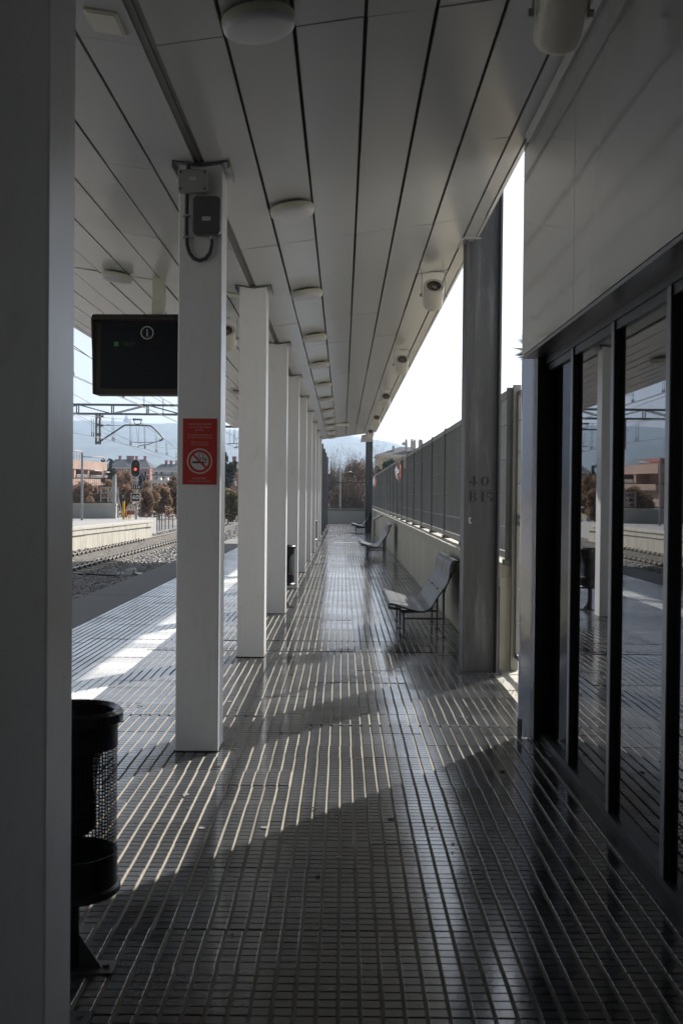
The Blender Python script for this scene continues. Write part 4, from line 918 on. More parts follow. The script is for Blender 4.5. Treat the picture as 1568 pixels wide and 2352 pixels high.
# lineside fence posts
lf = thing('lineside_fence', 'wire fence on thin grey posts running behind the track', 'fence', (0,0,0))
lp = []
for i, (px, yt, yb) in enumerate(((330,1178,1196),(348,1184,1233),(353,1184,1233),(361,1182,1230),(367,1181,1229),(372,1182,1228),(380,1182,1226),(388,1184,1224),(397,1184,1222),(408,1183,1220))):
    Y = 60+i*1.2; u = PY(px, yt, Y); v = PY(px, yb, Y); a = MB(); a.tube([(u.x, Y, min(v.z, ZB)), u], .028, 6); a.build('post', 'galv_dark', lf); lp.append(u)
a = MB()
for dz in (0.02, .45, .9): a.tube([(p.x, p.y, p.z-dz) for p in lp[1:]], .008, 4)
a.build('wires', 'wire', lf)
lf = thing('lineside_mesh', 'low wire mesh fence seen between the two nearest white columns', 'fence', (0,0,0))
for i, px in enumerate((517, 523, 530, 536, 542.5, 549, 556)):
    u = PY(px, 1198, 82); v = PY(px, 1213, 82); a = MB(); a.tube([(u.x, 82, v.z-.3), u], .03, 5); a.build('post', 'galv_dark', lf)
a = MB(); u = PY(505, 1199, 82); v = PY(565, 1199, 82)
for dz in (0, .2, .4): a.tube([u-Vector((0,0,dz)), v-Vector((0,0,dz))], .012, 4)
a.build('wires', 'wire', lf)
# magpie on the near rail
q = PZ(525, 1212, ZR); t = (-7.13, q.y, ZR+.002)
a = MB(); K = Vector((-7.13, 70, ZR))
body = [(0,-.0,.035,.006),(.0,-.01,.05,.02),(.01,-.01,.075,.036),(.03,-.01,.10,.040),(.05,-.01,.125,.034),(.06,-.012,.15,.024),(.065,-.015,.17,.024),(.075,-.02,.185,.020),(.10,-.022,.183,.009),(.125,-.024,.178,.002)]
pts = [(-.16,0,.02),(-.10,0,.045),(-.05,0,.07),(0,0,.095),(.03,0,.12),(.045,0,.15),(.055,0,.17),(.075,0,.178),(.105,0,.172)]
a.tube([Vector((p[0]*1.3, p[1], p[2]*1.3))+K for p in pts], [.006,.014,.035,.050,.046,.032,.030,.016,.003], 10)
for sg in (-1, 1): a.tube([Vector((.0, sg*.018, .09))+K, Vector((.01, sg*.018, .0))+K], .005, 5)
bird = a.build('magpie', 'black', smooth=True); tag(bird, 'black and white magpie perched on the rail between the two nearest full columns', 'bird')
a = MB(); a.lathe([(.001,.03),(.03,.02),(.04,0),(.03,-.02),(.001,-.03)], c=K+Vector((.02,-.045,.125)), n=12); w = a.build('white_belly', 'white', bird, smooth=True)

# ------------------------------------------------------------------ catenary
YG = 85.0
def gp(px, py): return PY(px, py, YG)
t = thing('catenary_gantry', 'grey lattice gantry beam spanning the tracks with a hanging bracket', 'gantry', (0,0,0))
zT0, zB0 = gp(166,929).z, gp(169,950).z
a = MB()
for yy in (-.35, .35):
    for z in (zT0, zB0): a.box((-40, YG+yy-.06, z-.055), (-3.0, YG+yy+.06, z+.055))
a.build('chords', 'gantry', t)
a = MB(); xs = [gp(px, 940).x for px in (170, 222, 262, 342, 386)]
step = gp(342-0,940).x-gp(262,940).x; step = 1.31
xx = gp(179, 940).x-6*2.62; k = 0
while xx < -3.2:
    for yy in (-.35, .35):
        a.tube([(xx, YG+yy, zB0), (xx, YG+yy, zT0)], .05, 4)
        z0, z1 = (zB0, zT0) if k % 2 else (zT0, zB0)
        a.tube([(xx, YG+yy, z0), (xx+2.62, YG+yy, z1)], .035, 4)
    a.tube([(xx, YG-.35, zB0), (xx, YG+.35, zB0)], .03, 4); a.tube([(xx, YG-.35, zT0), (xx+1.3, YG+.35, zT0)], .03, 4)
    xx += 2.62; k += 1
a.build('lattice', 'gantry', t)
for xm in (-38, -3.2): a = MB(); a.box((xm-.2, YG-.2, ZB-.5), (xm+.2, YG+.2, zT0)); a.build('mast', 'gantry', t)
a = MB(); u = gp(220,953); v = gp(232,1021)
a.box((u.x-.0, YG-.1, v.z), (u.x+.14, YG+.1, u.z)); a.box((v.x-.14, YG-.1, v.z), (v.x, YG+.1, u.z))
for py in (957, 976, 998, 1017): z = gp(226, py).z; a.box((u.x, YG-.09, z-.10), (v.x, YG+.09, z+.10))
a.build('drop_bracket', 'gantry', t)
a = MB()
def g3(px, py, dy=0): q = gp(px, py); q.y += dy; return q
a.tube([g3(233,1012), g3(283,979), g3(287,976.5), g3(340,977), g3(348,979), g3(366,995), g3(376,1008)], .062, 8); a.build('support_tube', 'gantry', t, smooth=True)
a = MB(); a.tube([g3(233,977), g3(283,977.5)], .02, 5); a.tube([g3(243,977), g3(246,976), g3(252,976), g3(256,977.5)], .035, 5); a.tube([g3(307,1016), g3(354,1016), g3(369,1012)], .028, 6); a.tube([g3(316,1028), g3(319,1024), g3(340,1021), g3(354,1016)], .035, 6)
a.tube([g3(313,980), g3(317,1014)], .012, 4); a.tube([g3(320,980), g3(318,1014)], .012, 4)
a.tube([g3(308,963), g3(309,972), g3(313,974.5), g3(320,974.5), g3(324,971), g3(325,963)], .035, 6); a.build('steady_arm', 'gantry', t)
a = MB()
for (p0, p1) in (((307,963),(325,964)), ((231,977),(238,977)), ((232,1012),(237,1009)), ((367,1012),(374,1009)), ((232,957),(238,956))):
    A, B = g3(*p0), g3(*p1)
    d_ = (B-A).length; a = MB(); pr = []
    for k in range(5): z_ = d_*k/4; pr += [(.035, z_-d_*.10), (.10, z_-d_*.03), (.10, z_+d_*.03), (.035, z_+d_*.10)]
    a.lathe(pr, c=A, n=10, M=(B-A).to_track_quat('Z', 'Y').to_matrix()); a.build('insulator', 'insul', t)
a = MB(); a.tube([g3(505,980), g3(551,980)], .09, 8); a.tube([g3(524,1019), g3(552,1019)], .03, 5); a.tube([g3(538,1030), g3(540,1027), g3(552,1026)], .04, 5); a.tube([g3(537,983), g3(537,1018)], .015, 4); a.tube([g3(541,983), g3(538,1018)], .015, 4); a.tube([g3(528,980), g3(527,1022)], .015, 4)
a.build('near_bracket', 'gantry', t)
a = MB(); a.tube([g3(409,1030), g3(409,1042), g3(425,1042)], .05, 5); a.build('bracket_arm', 'gantry', t)

def cat_wire(label, pts, r=.012):
    a = MB(); a.tube(pts, r, 5); tag(a.build('overhead_wire', 'wire'), label, 'wire', 'overhead wires above the tracks')
def line(X, z, y0, y1, sag=0, span=50, ph=85):
    P = []
    n = max(2, int((y1-y0)/4))
    for k in range(n+1):
        y = y0+(y1-y0)*k/n; u = ((y-ph) % span)/span; P.append((X, y, z-sag*4*u*(1-u)))
    return P
u1 = PY(166,993.5,58.6); 
# wires of our track: X about -8.3
XA = -8.3
zc_ = PX(211, 883, XA).z; zm_ = PX(209, 822, XA).z
cat_wire('double contact wire over the near track, passing behind the display', line(XA, zc_, 8, 120), .011)
cat_wire('second strand of the contact wire over the near track', line(XA+.05, zc_+.015, 8, 120), .011)
cat_wire('messenger wire above the contact wire of the near track', line(XA, zm_+.02, 8, 120, .10), .015)
for yy in (31.5, 34.6, 38.5, 42.6, 47, 52, 58, 64, 71, 78, 88, 94): 
    for d in (0, .22):
        dw = MB(); dw.tube([(XA, yy+d, zm_-.06), (XA+.01, yy+d, zc_+.14), (XA+.01, yy+d, zc_+.12), (XA+.01, yy+d, zc_+.02)], [.008, .008, .022, .022], 4)
        tag(dw.build('dropper_wire', 'cable'), 'one of the thin droppers hanging in pairs between the two near-track wires', 'wire', 'droppers of the near-track wires')
def by_px(pl, Ys): return [PY(px, py, Y) for (px, py), Y in zip(pl, Ys)]
cat_wire('contact wire over the far track crossing below the gantry bracket', by_px([(120,982),(166,993.5),(218,1003),(299,1023),(333,1031),(358,1038),(383,1045),(410,1055),(470,1078)], [55,62,70,82,89,96,104,116,150]), .022)
cat_wire('messenger wire of the far track running into the insulator', by_px([(120,942),(171,951),(220,957),(260,961),(307,963.5)], [58,64,72,78,85]), .018)
cat_wire('messenger wire of the far track leaving the insulator towards the hills', by_px([(325,972),(345,985),(365,998),(385,1014),(403,1029),(440,1052)], [85,90,95,102,110,125]), .018)
cat_wire('pale wire curving from the gantry down to the right', by_px([(177,952),(219,974),(262,995),(306,1014.6),(345,1023),(375,1028),(402,1030),(440,1032)], [85,88,91,94,97,100,103,108]), .018)
cat_wire('thin wire slanting from the gantry across the hillside', by_px([(168,952),(230,988),(287,1021),(350,1045),(410,1063),(470,1075)], [85,90,96,103,111,120]), .012)
cat_wire('feeder wire ending on top of the gantry at the left', by_px([(100,872),(166,903.5),(190,916),(206,926),(212,928)], [60,70,77,83,85]), .018)
cat_wire('upper feeder wire ending on the gantry right of the display', by_px([(240,893),(295,908),(330,918),(356,928)], [60,70,78,85]), .015)
cat_wire('lower feeder wire ending on the gantry right of the display', by_px([(235,895),(290,909),(325,919),(354,929)], [60,70,78,85]), .012)
cat_wire('high cable sloping down past the gantry towards the column with the red sign', by_px([(150,779),(168,793),(209,822),(348,910),(410,944),(470,975)], [26,30,36,60,85,120]), .016)
for (px, yt, yb, Y) in ((210.5,960,1002,68),(215,960,1003,68.6),(257.5,962,1013,76),(261.5,962,1014,76.6),(298,963,1022,82),(301,964,1023,82.6),(331,979,1031,89),(333,980,1031,89.5),(357,999,1039,96),(360,1001,1039,96.4),(381,1016,1046,104),(383.5,1018,1046,104.5),(404,1036,1053,112)):
    A = PY(px, yt, Y); B = PY(px+1, yb, Y); dw = MB(); m_ = Vector((0,0,.26)); dw.tube([A, B+m_, B+m_*.95, B], [.012,.012,.03,.03], 5)
    tag(dw.build('dropper_wire', 'cable'), 'one of the thin droppers hanging below the gantry from the far-track messenger', 'wire', 'droppers of the far-track wires')
dw = MB(); 
dw.tube(by_px([(500,1075),(512,1089),(520,1096),(530,1101.5),(540,1107),(560,1115)], [80]*6), .02, 5); dw.tube(by_px([(520,1096),(528,1110),(548,1122),(560,1130)], [80]*4), .02, 5); dw.tube(by_px([(500,1079),(530,1092),(560,1104)], [80]*3), .014, 5)
tag(dw.build('guy_wires', 'wire'), 'pale anchor wires sagging between the two nearest full columns', 'wire')
for i, (px, py) in enumerate(((540.5,1108),(541.5,1113.5))):
    a = MB(); a.lathe([(.001,.085),(.05,.07),(.082,.02),(.085,0),(.07,-.05),(.001,-.085)], c=PY(px, py, 80), n=14); tag(a.build('ball_insulator', 'white', smooth=True), ('upper' if i == 0 else 'lower')+' small white ball insulator on the sagging anchor wires', 'insulator', 'ball insulators')

# ------------------------------------------------------------------ vegetation
def crown(name, m, parent, center, rad, n, size, seed, clumps=26, shape=1.0, gaps=.55, drop=0):
    r = np.random.default_rng(seed)
    cc = r.normal(size=(clumps, 3)); cc /= np.linalg.norm(cc, axis=1)[:, None]; cc *= (r.random((clumps, 1))**.45)
    cc[:, 2] = cc[:, 2]*1.0
    R_ = np.array(rad); cen = np.array(center); cc *= (1+.18*r.normal(size=(clumps, 1)))
    idx = r.integers(0, clumps, n); cr = (.16+.20*r.random(clumps))
    d = r.normal(size=(n, 3)); d /= np.linalg.norm(d, axis=1)[:, None]; d *= (r.random((n, 1))**.5)
    p = (cc[idx]*.85+d*cr[idx][:, None])*R_+cen
    u = r.normal(size=(n, 3)); u /= np.linalg.norm(u, axis=1)[:, None]; v = np.cross(u, r.normal(size=(n, 3))); v /= np.linalg.norm(v, axis=1)[:, None]
    s = size*(.5+r.random((n, 1)))
    V = np.stack([p-u*s-v*s*.5, p+u*s-v*s*.5, p+u*s*.8+v*s*.5, p-u*s*.8+v*s*.5], 1).reshape(-1, 3)
    me = bpy.data.meshes.new(name); me.from_pydata(V.tolist(), [], [(4*i, 4*i+1, 4*i+2, 4*i+3) for i in range(n)]); me.materials.append(MT[m]); me.update()
    o = bpy.data.objects.new(name, me); C.objects.link(o); o.parent = parent; return o
def limbs(parent, h, w, seed, base=.12, n=14, m='bark'):
    rn = random.Random(seed); a = MB()
    a.tube([(0,0,-.3), (rn.uniform(-.1,.1), 0, h*.25), (rn.uniform(-.2,.2), 0, h*.5), (rn.uniform(-.3,.3), 0, h*.8)], [base, base*.8, base*.55, base*.2], 7); a.build('trunk', m, parent)
    a = MB()
    for k in range(n):
        z0 = h*rn.uniform(.15, .7); an = rn.uniform(0, 2*PI); l = w*rn.uniform(.5, 1.0)
        p = Vector((0, 0, z0)); d = Vector((math.cos(an), math.sin(an), rn.uniform(.4, 1.3))).normalized(); P = [p.copy()]
        for j in range(4): p = p+d*l/4; d = (d+Vector((rn.uniform(-.3,.3), rn.uniform(-.3,.3), rn.uniform(-.1,.35)))).normalized(); P.append(p.copy())
        a.tube(P, [base*.4, base*.3, base*.2, base*.12, base*.05], 5)
        for j in range(3):
            q = P[rn.randint(1, 4)]; d2 = (d+Vector((rn.uniform(-1,1), rn.uniform(-1,1), rn.uniform(-.2,.8)))).normalized(); a.tube([q, q+d2*l*.3, q+d2*l*.5+Vector((0,0,.1))], [base*.14, base*.09, base*.03], 4)
    a.build('branches', m, parent)
def tree_px(name, label, px0, px1, ptop, pbase, Y, m, n, size, seed, group=None, clumps=30, trunk=True, bark='bark', ground=None):
    l = PY(px0, ptop, Y); r = PY(px1, ptop, Y); gz = PY((px0+px1)/2, pbase, Y).z if ground is None else ground
    w = (r.x-l.x)/2; h = l.z-gz; t = thing(name, label, 'tree' if 'tree' in name or 'pine' in name or 'cypress' in name or 'conifer' in name else 'shrub', ((l.x+r.x)/2, Y, gz), 0, group)
    if trunk: limbs(t, h, w*.9, seed, base=max(.06, h*.02), m=bark)
    crown('crown', m, t, (0, 0, h*.54), (w*1.0, w*.9, h*.50), n, size, seed, clumps); return t
g = 'leafless brown trees across the track'
tree_px('plane_tree', 'brown dry-leaved tree at the far left behind the slim lamp post', 138, 226, 1100, 1190, 92, 'leaf_brown', 11000, .06, 11, g)
tree_px('plane_tree', 'brown dry-leaved tree behind the mesh gate, under the brick building', 196, 276, 1096, 1190, 96, 'leaf_brown', 10000, .06, 12, g)
tree_px('plane_tree', 'tall thin brown tree rising left of the signal head', 258, 308, 1074, 1190, 104, 'leaf_brown', 6500, .06, 13, g, 26)
tree_px('plane_tree', 'low brown tree behind the yellow T post', 254, 322, 1118, 1196, 84, 'leaf_brown', 8500, .055, 14, g)
tree_px('plane_tree', 'brown tree immediately right of the plate reading 60', 304, 366, 1112, 1196, 88, 'leaf_brown', 8500, .055, 15, g)
tree_px('plane_tree', 'broad brown tree under the pale apartment block', 332, 402, 1102, 1196, 92, 'leaf_brown', 10000, .06, 16, g)
tree_px('plane_tree', 'brown tree half hidden by the left side of the column with the red sign', 368, 446, 1098, 1196, 96, 'leaf_brown', 10000, .06, 17, g)
tree_px('green_tree', 'dark green leafy tree beside the pink brick building', 232, 280, 1078, 1150, 135, 'leaf_green', 5200, .12, 18)
tree_px('conifer_tree', 'dark conifer in front of the slate roof, right of the brick building', 244, 262, 1062, 1112, 170, 'leaf_dark', 2600, .12, 19, clumps=18)
tree_px('cypress', 'narrow dark cypress right of the signal pole', 329.5, 340, 1083, 1140, 150, 'leaf_dark', 2400, .10, 20, clumps=14)
tree_px('cypress', 'narrow dark cypress hidden partly behind the signal head', 318, 330, 1076, 1140, 155, 'leaf_dark', 2400, .10, 21, clumps=14)
tree_px('conifer_tree', 'dark cedar seen between the two nearest full columns', 500, 546, 1050, 1150, 118, 'leaf_dark', 5200, .12, 22, clumps=26)
tree_px('reed_bush', 'tall olive yellow bush behind the track between the two nearest full columns', 498, 562, 1116, 1206, 88, 'leaf_olive', 6500, .075, 23, clumps=40)
# trees beyond so no bare ground shows
tree_px('plane_tree', 'farther brown tree seen through the gaps above the lineside fence', 395, 500, 1110, 1196, 112, 'leaf_brown', 6000, .10, 24, g)

# bare bush behind the end fence: a real thicket of fine upright twigs with buds
def thicket(label, px0, px1, ptop, Y, seed, nst=60, gz=-.6, group=None):
    rn = random.Random(seed); l = PY(px0, ptop, Y); r = PY(px1, ptop, Y); w = (r.x-l.x)/2; h = l.z-gz
    t = thing('bare_tree', label, 'tree', ((l.x+r.x)/2, Y, gz), 0, group)
    a = MB(); bud = []; lim = MB()
    def grow(p, d, L, rad, dep, mb):
        P = [p.copy()]; q = p.copy()
        for j in range(3):
            q = q+d*L/3; d = (d+Vector((rn.gauss(0,.12), rn.gauss(0,.12), .12))).normalized(); P.append(q.copy())
        mb.tube(P, [rad, rad*.8, rad*.6, rad*.35], 4 if dep > 1 else 3, caps=False)
        if dep == 0:
            for j in range(2): bud.append(P[rn.randint(1, 3)]+Vector((rn.gauss(0,.04), rn.gauss(0,.04), rn.gauss(0,.05))))
            return
        for k in range(rn.randint(3, 4)):
            i = rn.randint(1, 3); d2 = (d+Vector((rn.gauss(0,.5), rn.gauss(0,.5), rn.uniform(0,.5)))).normalized(); grow(P[i], d2, L*rn.uniform(.5, .75), rad*.55, dep-1, a)
    for k in range(nst):
        an = rn.uniform(0, 2*PI); lean = rn.random()**.7
        d = Vector((math.cos(an)*lean*w/h*1.3, math.sin(an)*lean*w/h*1.0, 1)).normalized()
        ht = h*(1-.30*lean)*rn.uniform(.48, .60)
        grow(Vector((math.cos(an)*w*.25*rn.random(), math.sin(an)*w*.25*rn.random(), 0)), d, ht, .028, 3, lim)
    lim.build('trunk', 'bark', t); a.build('twigs', 'twig', t)
    b = MB()
    for p in bud:
        s = rn.uniform(.02, .05); u = Vector((rn.gauss(0,1), rn.gauss(0,1), rn.gauss(0,1))).normalized()*s; v = Vector((rn.gauss(0,1), rn.gauss(0,1), rn.gauss(0,1))).normalized()*s
        b.add([p-u, p+v, p+u, p-v], [(0,1,2,3)])
    b.build('dry_leaves', 'leaf_bush', t)
    crown('fine_twig_mass', 'leaf_bush', t, (0, 0, h*.46), (w*1.0, w*.8, h*.46), 13000, .042, seed+50, 60)
gg = 'bare trees behind the end wall'
thicket('dense bare brown tree filling the view behind the end fence', 765, 850, 1036, 88, 31, 34, group=gg)
thicket('lower bare tree left of the densest one, behind the street lamps', 738, 800, 1052, 96, 32, 24, group=gg)
thicket('bare tree right of the distant grey column, before the white house', 812, 872, 1058, 100, 33, 26, group=gg)
thicket('low bare bush at the foot of the end fence', 744, 870, 1085, 80, 34, 26, group=gg)
tree_px('pine_tree', 'round green pine rising behind the fence below the white house', 868, 930, 1056, 1140, 105, 'leaf_pine', 6000, .11, 35, clumps=30)
# palm behind the building corner
q = PY(1241, 812, 15)
t = thing('palm_tree', 'palm whose thin frond tips poke out past the corner of the station building', 'tree', (q.x, 15, -.6))
a = MB(); a.tube([(0,0,0), (.05,0,q.z*.5), (0,0,q.z+.55)], [.17, .14, .13], 10); a.build('trunk', 'bark', t)
a = MB(); rn = random.Random(5); topz = q.z+.6
for k in range(46):
    an = rn.uniform(0, 2*PI) if k > 8 else PI+rn.uniform(-.35, .35); el = rn.uniform(-.25, .9); L_ = rn.uniform(.24, .36)
    p = Vector((0,0,topz)); d = Vector((math.cos(an)*math.cos(el), math.sin(an)*math.cos(el), math.sin(el)))
    for j in range(14):
        f = (j-6.5)/6.5*.9; side = d.cross(Vector((0,0,1))).normalized(); up = side.cross(d)
        e2 = (d*math.cos(f)+side*math.sin(f)).normalized(); a.add([p+d*L_*.5, p+d*L_*.5+up*.006, p+d*L_*.5+e2*L_*.75+Vector((0,0,-.03))], [(0,1,2)]); a.add([p+d*L_*.5+side*.008, p+d*L_*.5-side*.008, p+d*L_*.5+e2*L_*.75+Vector((0,0,-.03))], [(0,1,2)])
    a.tube([p, p+d*L_*.5], .006, 4)
a.build('fronds', 'leaf_palm', t)
# street lamps behind the end wall
def street_lamp(label, base_px, Y, ytop, path, head):
    q = PY(base_px, 1185, Y); t = thing('street_lamp', label, 'street lamp', (q.x, Y, -.6), 0, 'street lamps behind the end wall')
    L2 = lambda px, py: PY(px, py, Y)-Vector((q.x, Y, -.6))
    a = MB(); z1 = L2(base_px, ytop).z; a.tube([(0,0,0), (0,0,z1)], [.075*Y/80, .055*Y/80], 10); a.build('pole', 'galv', t, smooth=True)
    a = MB(); P = [L2(*p) for p in path]; a.tube([(p.x, 0, p.z) for p in P], .026*Y/80, 6); a.build('arm', 'galv', t, smooth=True)
    h0, h1 = L2(*head[0]), L2(*head[1]); c_ = (h0+h1)/2; l_ = (h1.x-h0.x)/2
    a = MB(); sc_ = Matrix.Diagonal((l_, l_*.55, l_*.40)); a.lathe([(.001,1.0),(.5,.85),(.85,.45),(1.0,0),(.85,-.12),(.001,-.16)], c=(c_.x, 0, c_.z), n=18, M=Matrix.Rotation(-.18, 3, 'Y') @ sc_); a.build('lamp_head', 'galv', t, smooth=True)
street_lamp('nearest street lamp with a straight arm and dome head behind the end fence', 780.5, 76, 1083, [(780.5,1088),(791,1086)], ((793.5,1084.5),(806.5,1085)))
street_lamp('street lamp with a curved arm, upper of the two curved ones', 784, 90, 1135, [(784,1136),(787,1119),(797,1108),(812,1103)], ((812.5,1103),(825.5,1101)))
street_lamp('street lamp with a curved arm, lower of the two curved ones', 785.5, 100, 1140, [(785.5,1142),(789,1124),(798,1116),(808,1112.5)], ((807,1111.5),(824,1110.5)))

# ------------------------------------------------------------------ buildings far off
def R4(a, p0, p1, p2, p3): a.quad(p0, p1, p2, p3)
# pink brick building on the left: facade runs obliquely
t = thing('brick_building', 'pink brick building with dark recessed balconies and a roof terrace', 'building', (0,0,0))
A = PY(120, 1045, 118); B = PY(244.5, 1062, 132)      # top line of the parapet, left to right
dirv = (Vector((B.x, B.y, 0))-Vector((A.x, A.y, 0))); Lb = dirv.length; dirv.normalize(); nrm = Vector((dirv.y, -dirv.x, 0))
zt_ = (A.z+B.z)/2
def fb(a, s0, s1, z0, z1, d0, d1):      # box along the facade, d = depth in front (+) / behind (-)
    P = []
    for z in (z0, z1):
        for (s, d) in ((s0, d0), (s1, d0), (s1, d1), (s0, d1)): q = Vector((A.x, A.y, 0))+dirv*s+nrm*d; P.append((q.x, q.y, z))
    a.add(P, [(0,3,2,1),(4,5,6,7),(0,1,5,4),(1,2,6,5),(2,3,7,6),(3,0,4,7)])
zz_ = lambda py: PY(244, py, 132).z
zP1, zP0 = zz_(1062), zz_(1081); zW0 = zz_(1102); zL0 = zz_(1116); 
a = MB(); fb(a, 0, Lb, zP0, zP1, .1, -8); fb(a, 0, Lb+.35, zL0, zW0, .35, -8); fb(a, 0, Lb-.8, -2, zL0, -.2, -8); fb(a, 0, Lb-1.9, zW0, zP0, -1.4, -8)
for s in (Lb-1.0, Lb-4.9, Lb-8.6): fb(a, s-.25, s+.25, zW0, zP0, .0, -1.4)
a.build('wall', 'brickpink', t)
for (s0, s1) in ((Lb-4.5, Lb-1.4), (Lb-8.2, Lb-5.2)):
    a = MB(); fb(a, s0, s1, zW0+.05, zP0-.1, -1.30, -1.35); a.build('window', 'window_dark', t)
for s0, s1 in ((Lb-4.6, Lb-1.3), (Lb-8.3, Lb-5.2), (Lb-.7, Lb+.3)):
    a = MB(); fb(a, s0, s1, zW0+.42, zW0+.47, .12, .06); n = int((s1-s0)/.15)
    for k in range(n): fb(a, s0+k*.15, s0+k*.15+.03, zW0+.0, zW0+.42, .10, .07)
    a.build('railing', 'white', t)
a = MB(); fb(a, Lb-4.4, Lb-2.2, zP0-.12, zP0-.02, .5, -.6); fb(a, Lb-.8, Lb+.1, zP0-.22, zP0-.12, .4, -.5); a.build('awning', 'white', t)
a = MB(); fb(a, Lb-10.5, Lb-6.8, zP1+.02, zP1+.75, -2, -4); fb(a, Lb-6.6, Lb-5.4, zP1+.02, zP1+.45, -2, -3.5); a.build('roof_shed', 'pergola', t)
a = MB()
for k in range(9): fb(a, Lb-11+k*.7, Lb-11+k*.7+.05, zP1, zP1+.85, -.6, -.65)
fb(a, Lb-11, Lb-5.2, zP1+.8, zP1+.85, -.6, -.65); a.build('terrace_rail', 'galv', t)
for i, (px, py) in enumerate(((229,1050),(247.5,1052))):
    qq = PY(px, 1062, 131); tt = thing('potted_shrub', ('left' if i == 0 else 'right')+' small shrub growing on the roof terrace of the brick building', 'shrub', (qq.x, 133, qq.z-.3), 0, 'shrubs on the roof terrace'); crown('foliage', 'leaf_green', tt, (0,0,.55), (.28+.14*i, .3, .42), 420, .06, 40+i, 9)
# apartment blocks with slate roofs
def block(name, label, px0, px1, peave, pridge, pbase, Y, wall, wins, chim, dep=16, hip=.18):
    l = PY(px0, peave, Y); r = PY(px1, peave, Y); zr = PY(px0, pridge, Y).z; zb = -6
    t = thing(name, label, 'building', (0,0,0)); x0, x1, ze = l.x, r.x, l.z
    ov = (x1-x0)*.02
    a = MB(); a.box((x0+ov, Y, zb), (x1-ov, Y+dep, ze)); a.build('wall', wall, t)
    hx = (x1-x0)*hip; a = MB()
    a.add([(x0,Y-.8,ze),(x1,Y-.8,ze),(x1,Y+dep,ze),(x0,Y+dep,ze),(x0+hx,Y+dep*.45,zr),(x1-hx,Y+dep*.45,zr)], [(0,1,5,4),(1,2,5),(2,3,4,5),(3,0,4),(0,3,2,1)]); rf_ = a.build('roof', 'slate', t)
    a = MB(); a.box((x0-.1, Y-.9, ze-.45), (x1+.1, Y-.79, ze)); a.build('eaves', 'render_white', t)
    for (fx, fw, fy0, fy1, m_) in wins:
        xa = x0+(x1-x0)*fx; xb = xa+(x1-x0)*fw; za, zc3 = PY(px0, fy0, Y).z, PY(px0, fy1, Y).z
        a = MB(); a.box((xa, Y-.06, zc3), (xb, Y-.01, za)); a.build('window' if m_ != 'render_white' else 'balcony', m_, t)
    for fx in chim:
        a = MB(); xa = x0+(x1-x0)*fx; a.box((xa, Y+dep*.4, zr-.8), (xa+.9, Y+dep*.4+.9, zr+1.0)); a.box((xa-.1, Y+dep*.4-.1, zr+1.0), (xa+1.0, Y+dep*.4+1.0, zr+1.2)); a.build('chimney', 'brickred', rf_)
    return t, x0, x1, ze, zr
T1 = block('apartment_block', 'red brick apartment block with a long slate roof behind the signal', 237, 347, 1073, 1053, 1140, 400, 'brickred',
      [(.42,.10,1079,1086,'shutter'),(.55,.10,1079,1086,'shutter'),(.70,.09,1079,1086,'window_dark'),(.40,.60,1088,1090,'render_white'),(.60,.40,1101,1103,'render_white'),(.86,.08,1092,1100,'window_dark'),(.55,.08,1092,1100,'window_dark'),(.70,.09,1105,1112,'window_dark'),(.40,.60,1114,1116,'render_white')], (.25,.42,.46,.52,.6,.78))
a = MB(); Yq = 399
for (p0, p1, p2) in (((255,1073),(278,1054),(296,1073)), ((285,1073),(300,1060),(318,1073))):
    u, v, w3 = PY(*p0, Yq), PY(*p1, Yq), PY(*p2, Yq); a.add([u, w3, (v.x, Yq+6, v.z), (u.x, Yq+5, u.z), (w3.x, Yq+5, w3.z)], [(0,1,2),(0,2,3),(1,4,2)])
a.build('roof_gable', 'slate', T1[0])
block('apartment_block', 'pale apartment block with slate roof and long balconies on the right', 349, 425, 1081, 1064, 1140, 380, 'render_grey',
      [(.10,.07,1083,1089,'window_dark'),(.26,.07,1083,1089,'window_dark'),(.42,.07,1083,1089,'shutter'),(.58,.07,1083,1089,'window_dark'),(.0,.9,1089.5,1092.5,'slate'),(.0,.9,1092.6,1093.6,'render_white'),(.12,.07,1095,1100,'window_dark'),(.30,.12,1095,1100,'window_dark'),(.55,.12,1095,1100,'window_dark')], (.3,.45,.62))
block('brick_house', 'red brick house with dark roof seen between the two nearest full columns', 522, 575, 1072, 1058, 1140, 260, 'brickred', [(.10,.08,1076,1082,'window_dark'),(.24,.08,1076,1082,'window_dark'),(.38,.08,1076,1082,'window_dark'),(0,1,1086,1087.5,'render_white'),(.10,.08,1089,1095,'window_dark'),(.28,.08,1089,1095,'window_dark')], (.1,.5))
t = thing('white_block', 'low white flat-roofed block below the apartment blocks', 'building', (0,0,0)); l = PY(339.5,1105,300); r = PY(425,1105,300)
a = MB(); a.box((l.x, 300, -6), (r.x, 312, l.z)); a.build('wall', 'render_white', t)
a = MB(); a.box((l.x-.2, 299.8, l.z), (r.x+.2, 312.2, l.z+.3)); 
for fx in (.23, .42, .62): a.box((l.x+(r.x-l.x)*fx, 302, l.z+.3), (l.x+(r.x-l.x)*(fx+.09), 304, l.z+1.0))
a.build('roof', 'render_white', t)
for fx in (.04, .13, .20, .30, .42, .54, .66, .78):
    a = MB(); a.box((l.x+(r.x-l.x)*fx, 299.9, l.z-1.7), (l.x+(r.x-l.x)*(fx+.045), 299.98, l.z-.6)); a.build('window', 'window_dark', t)
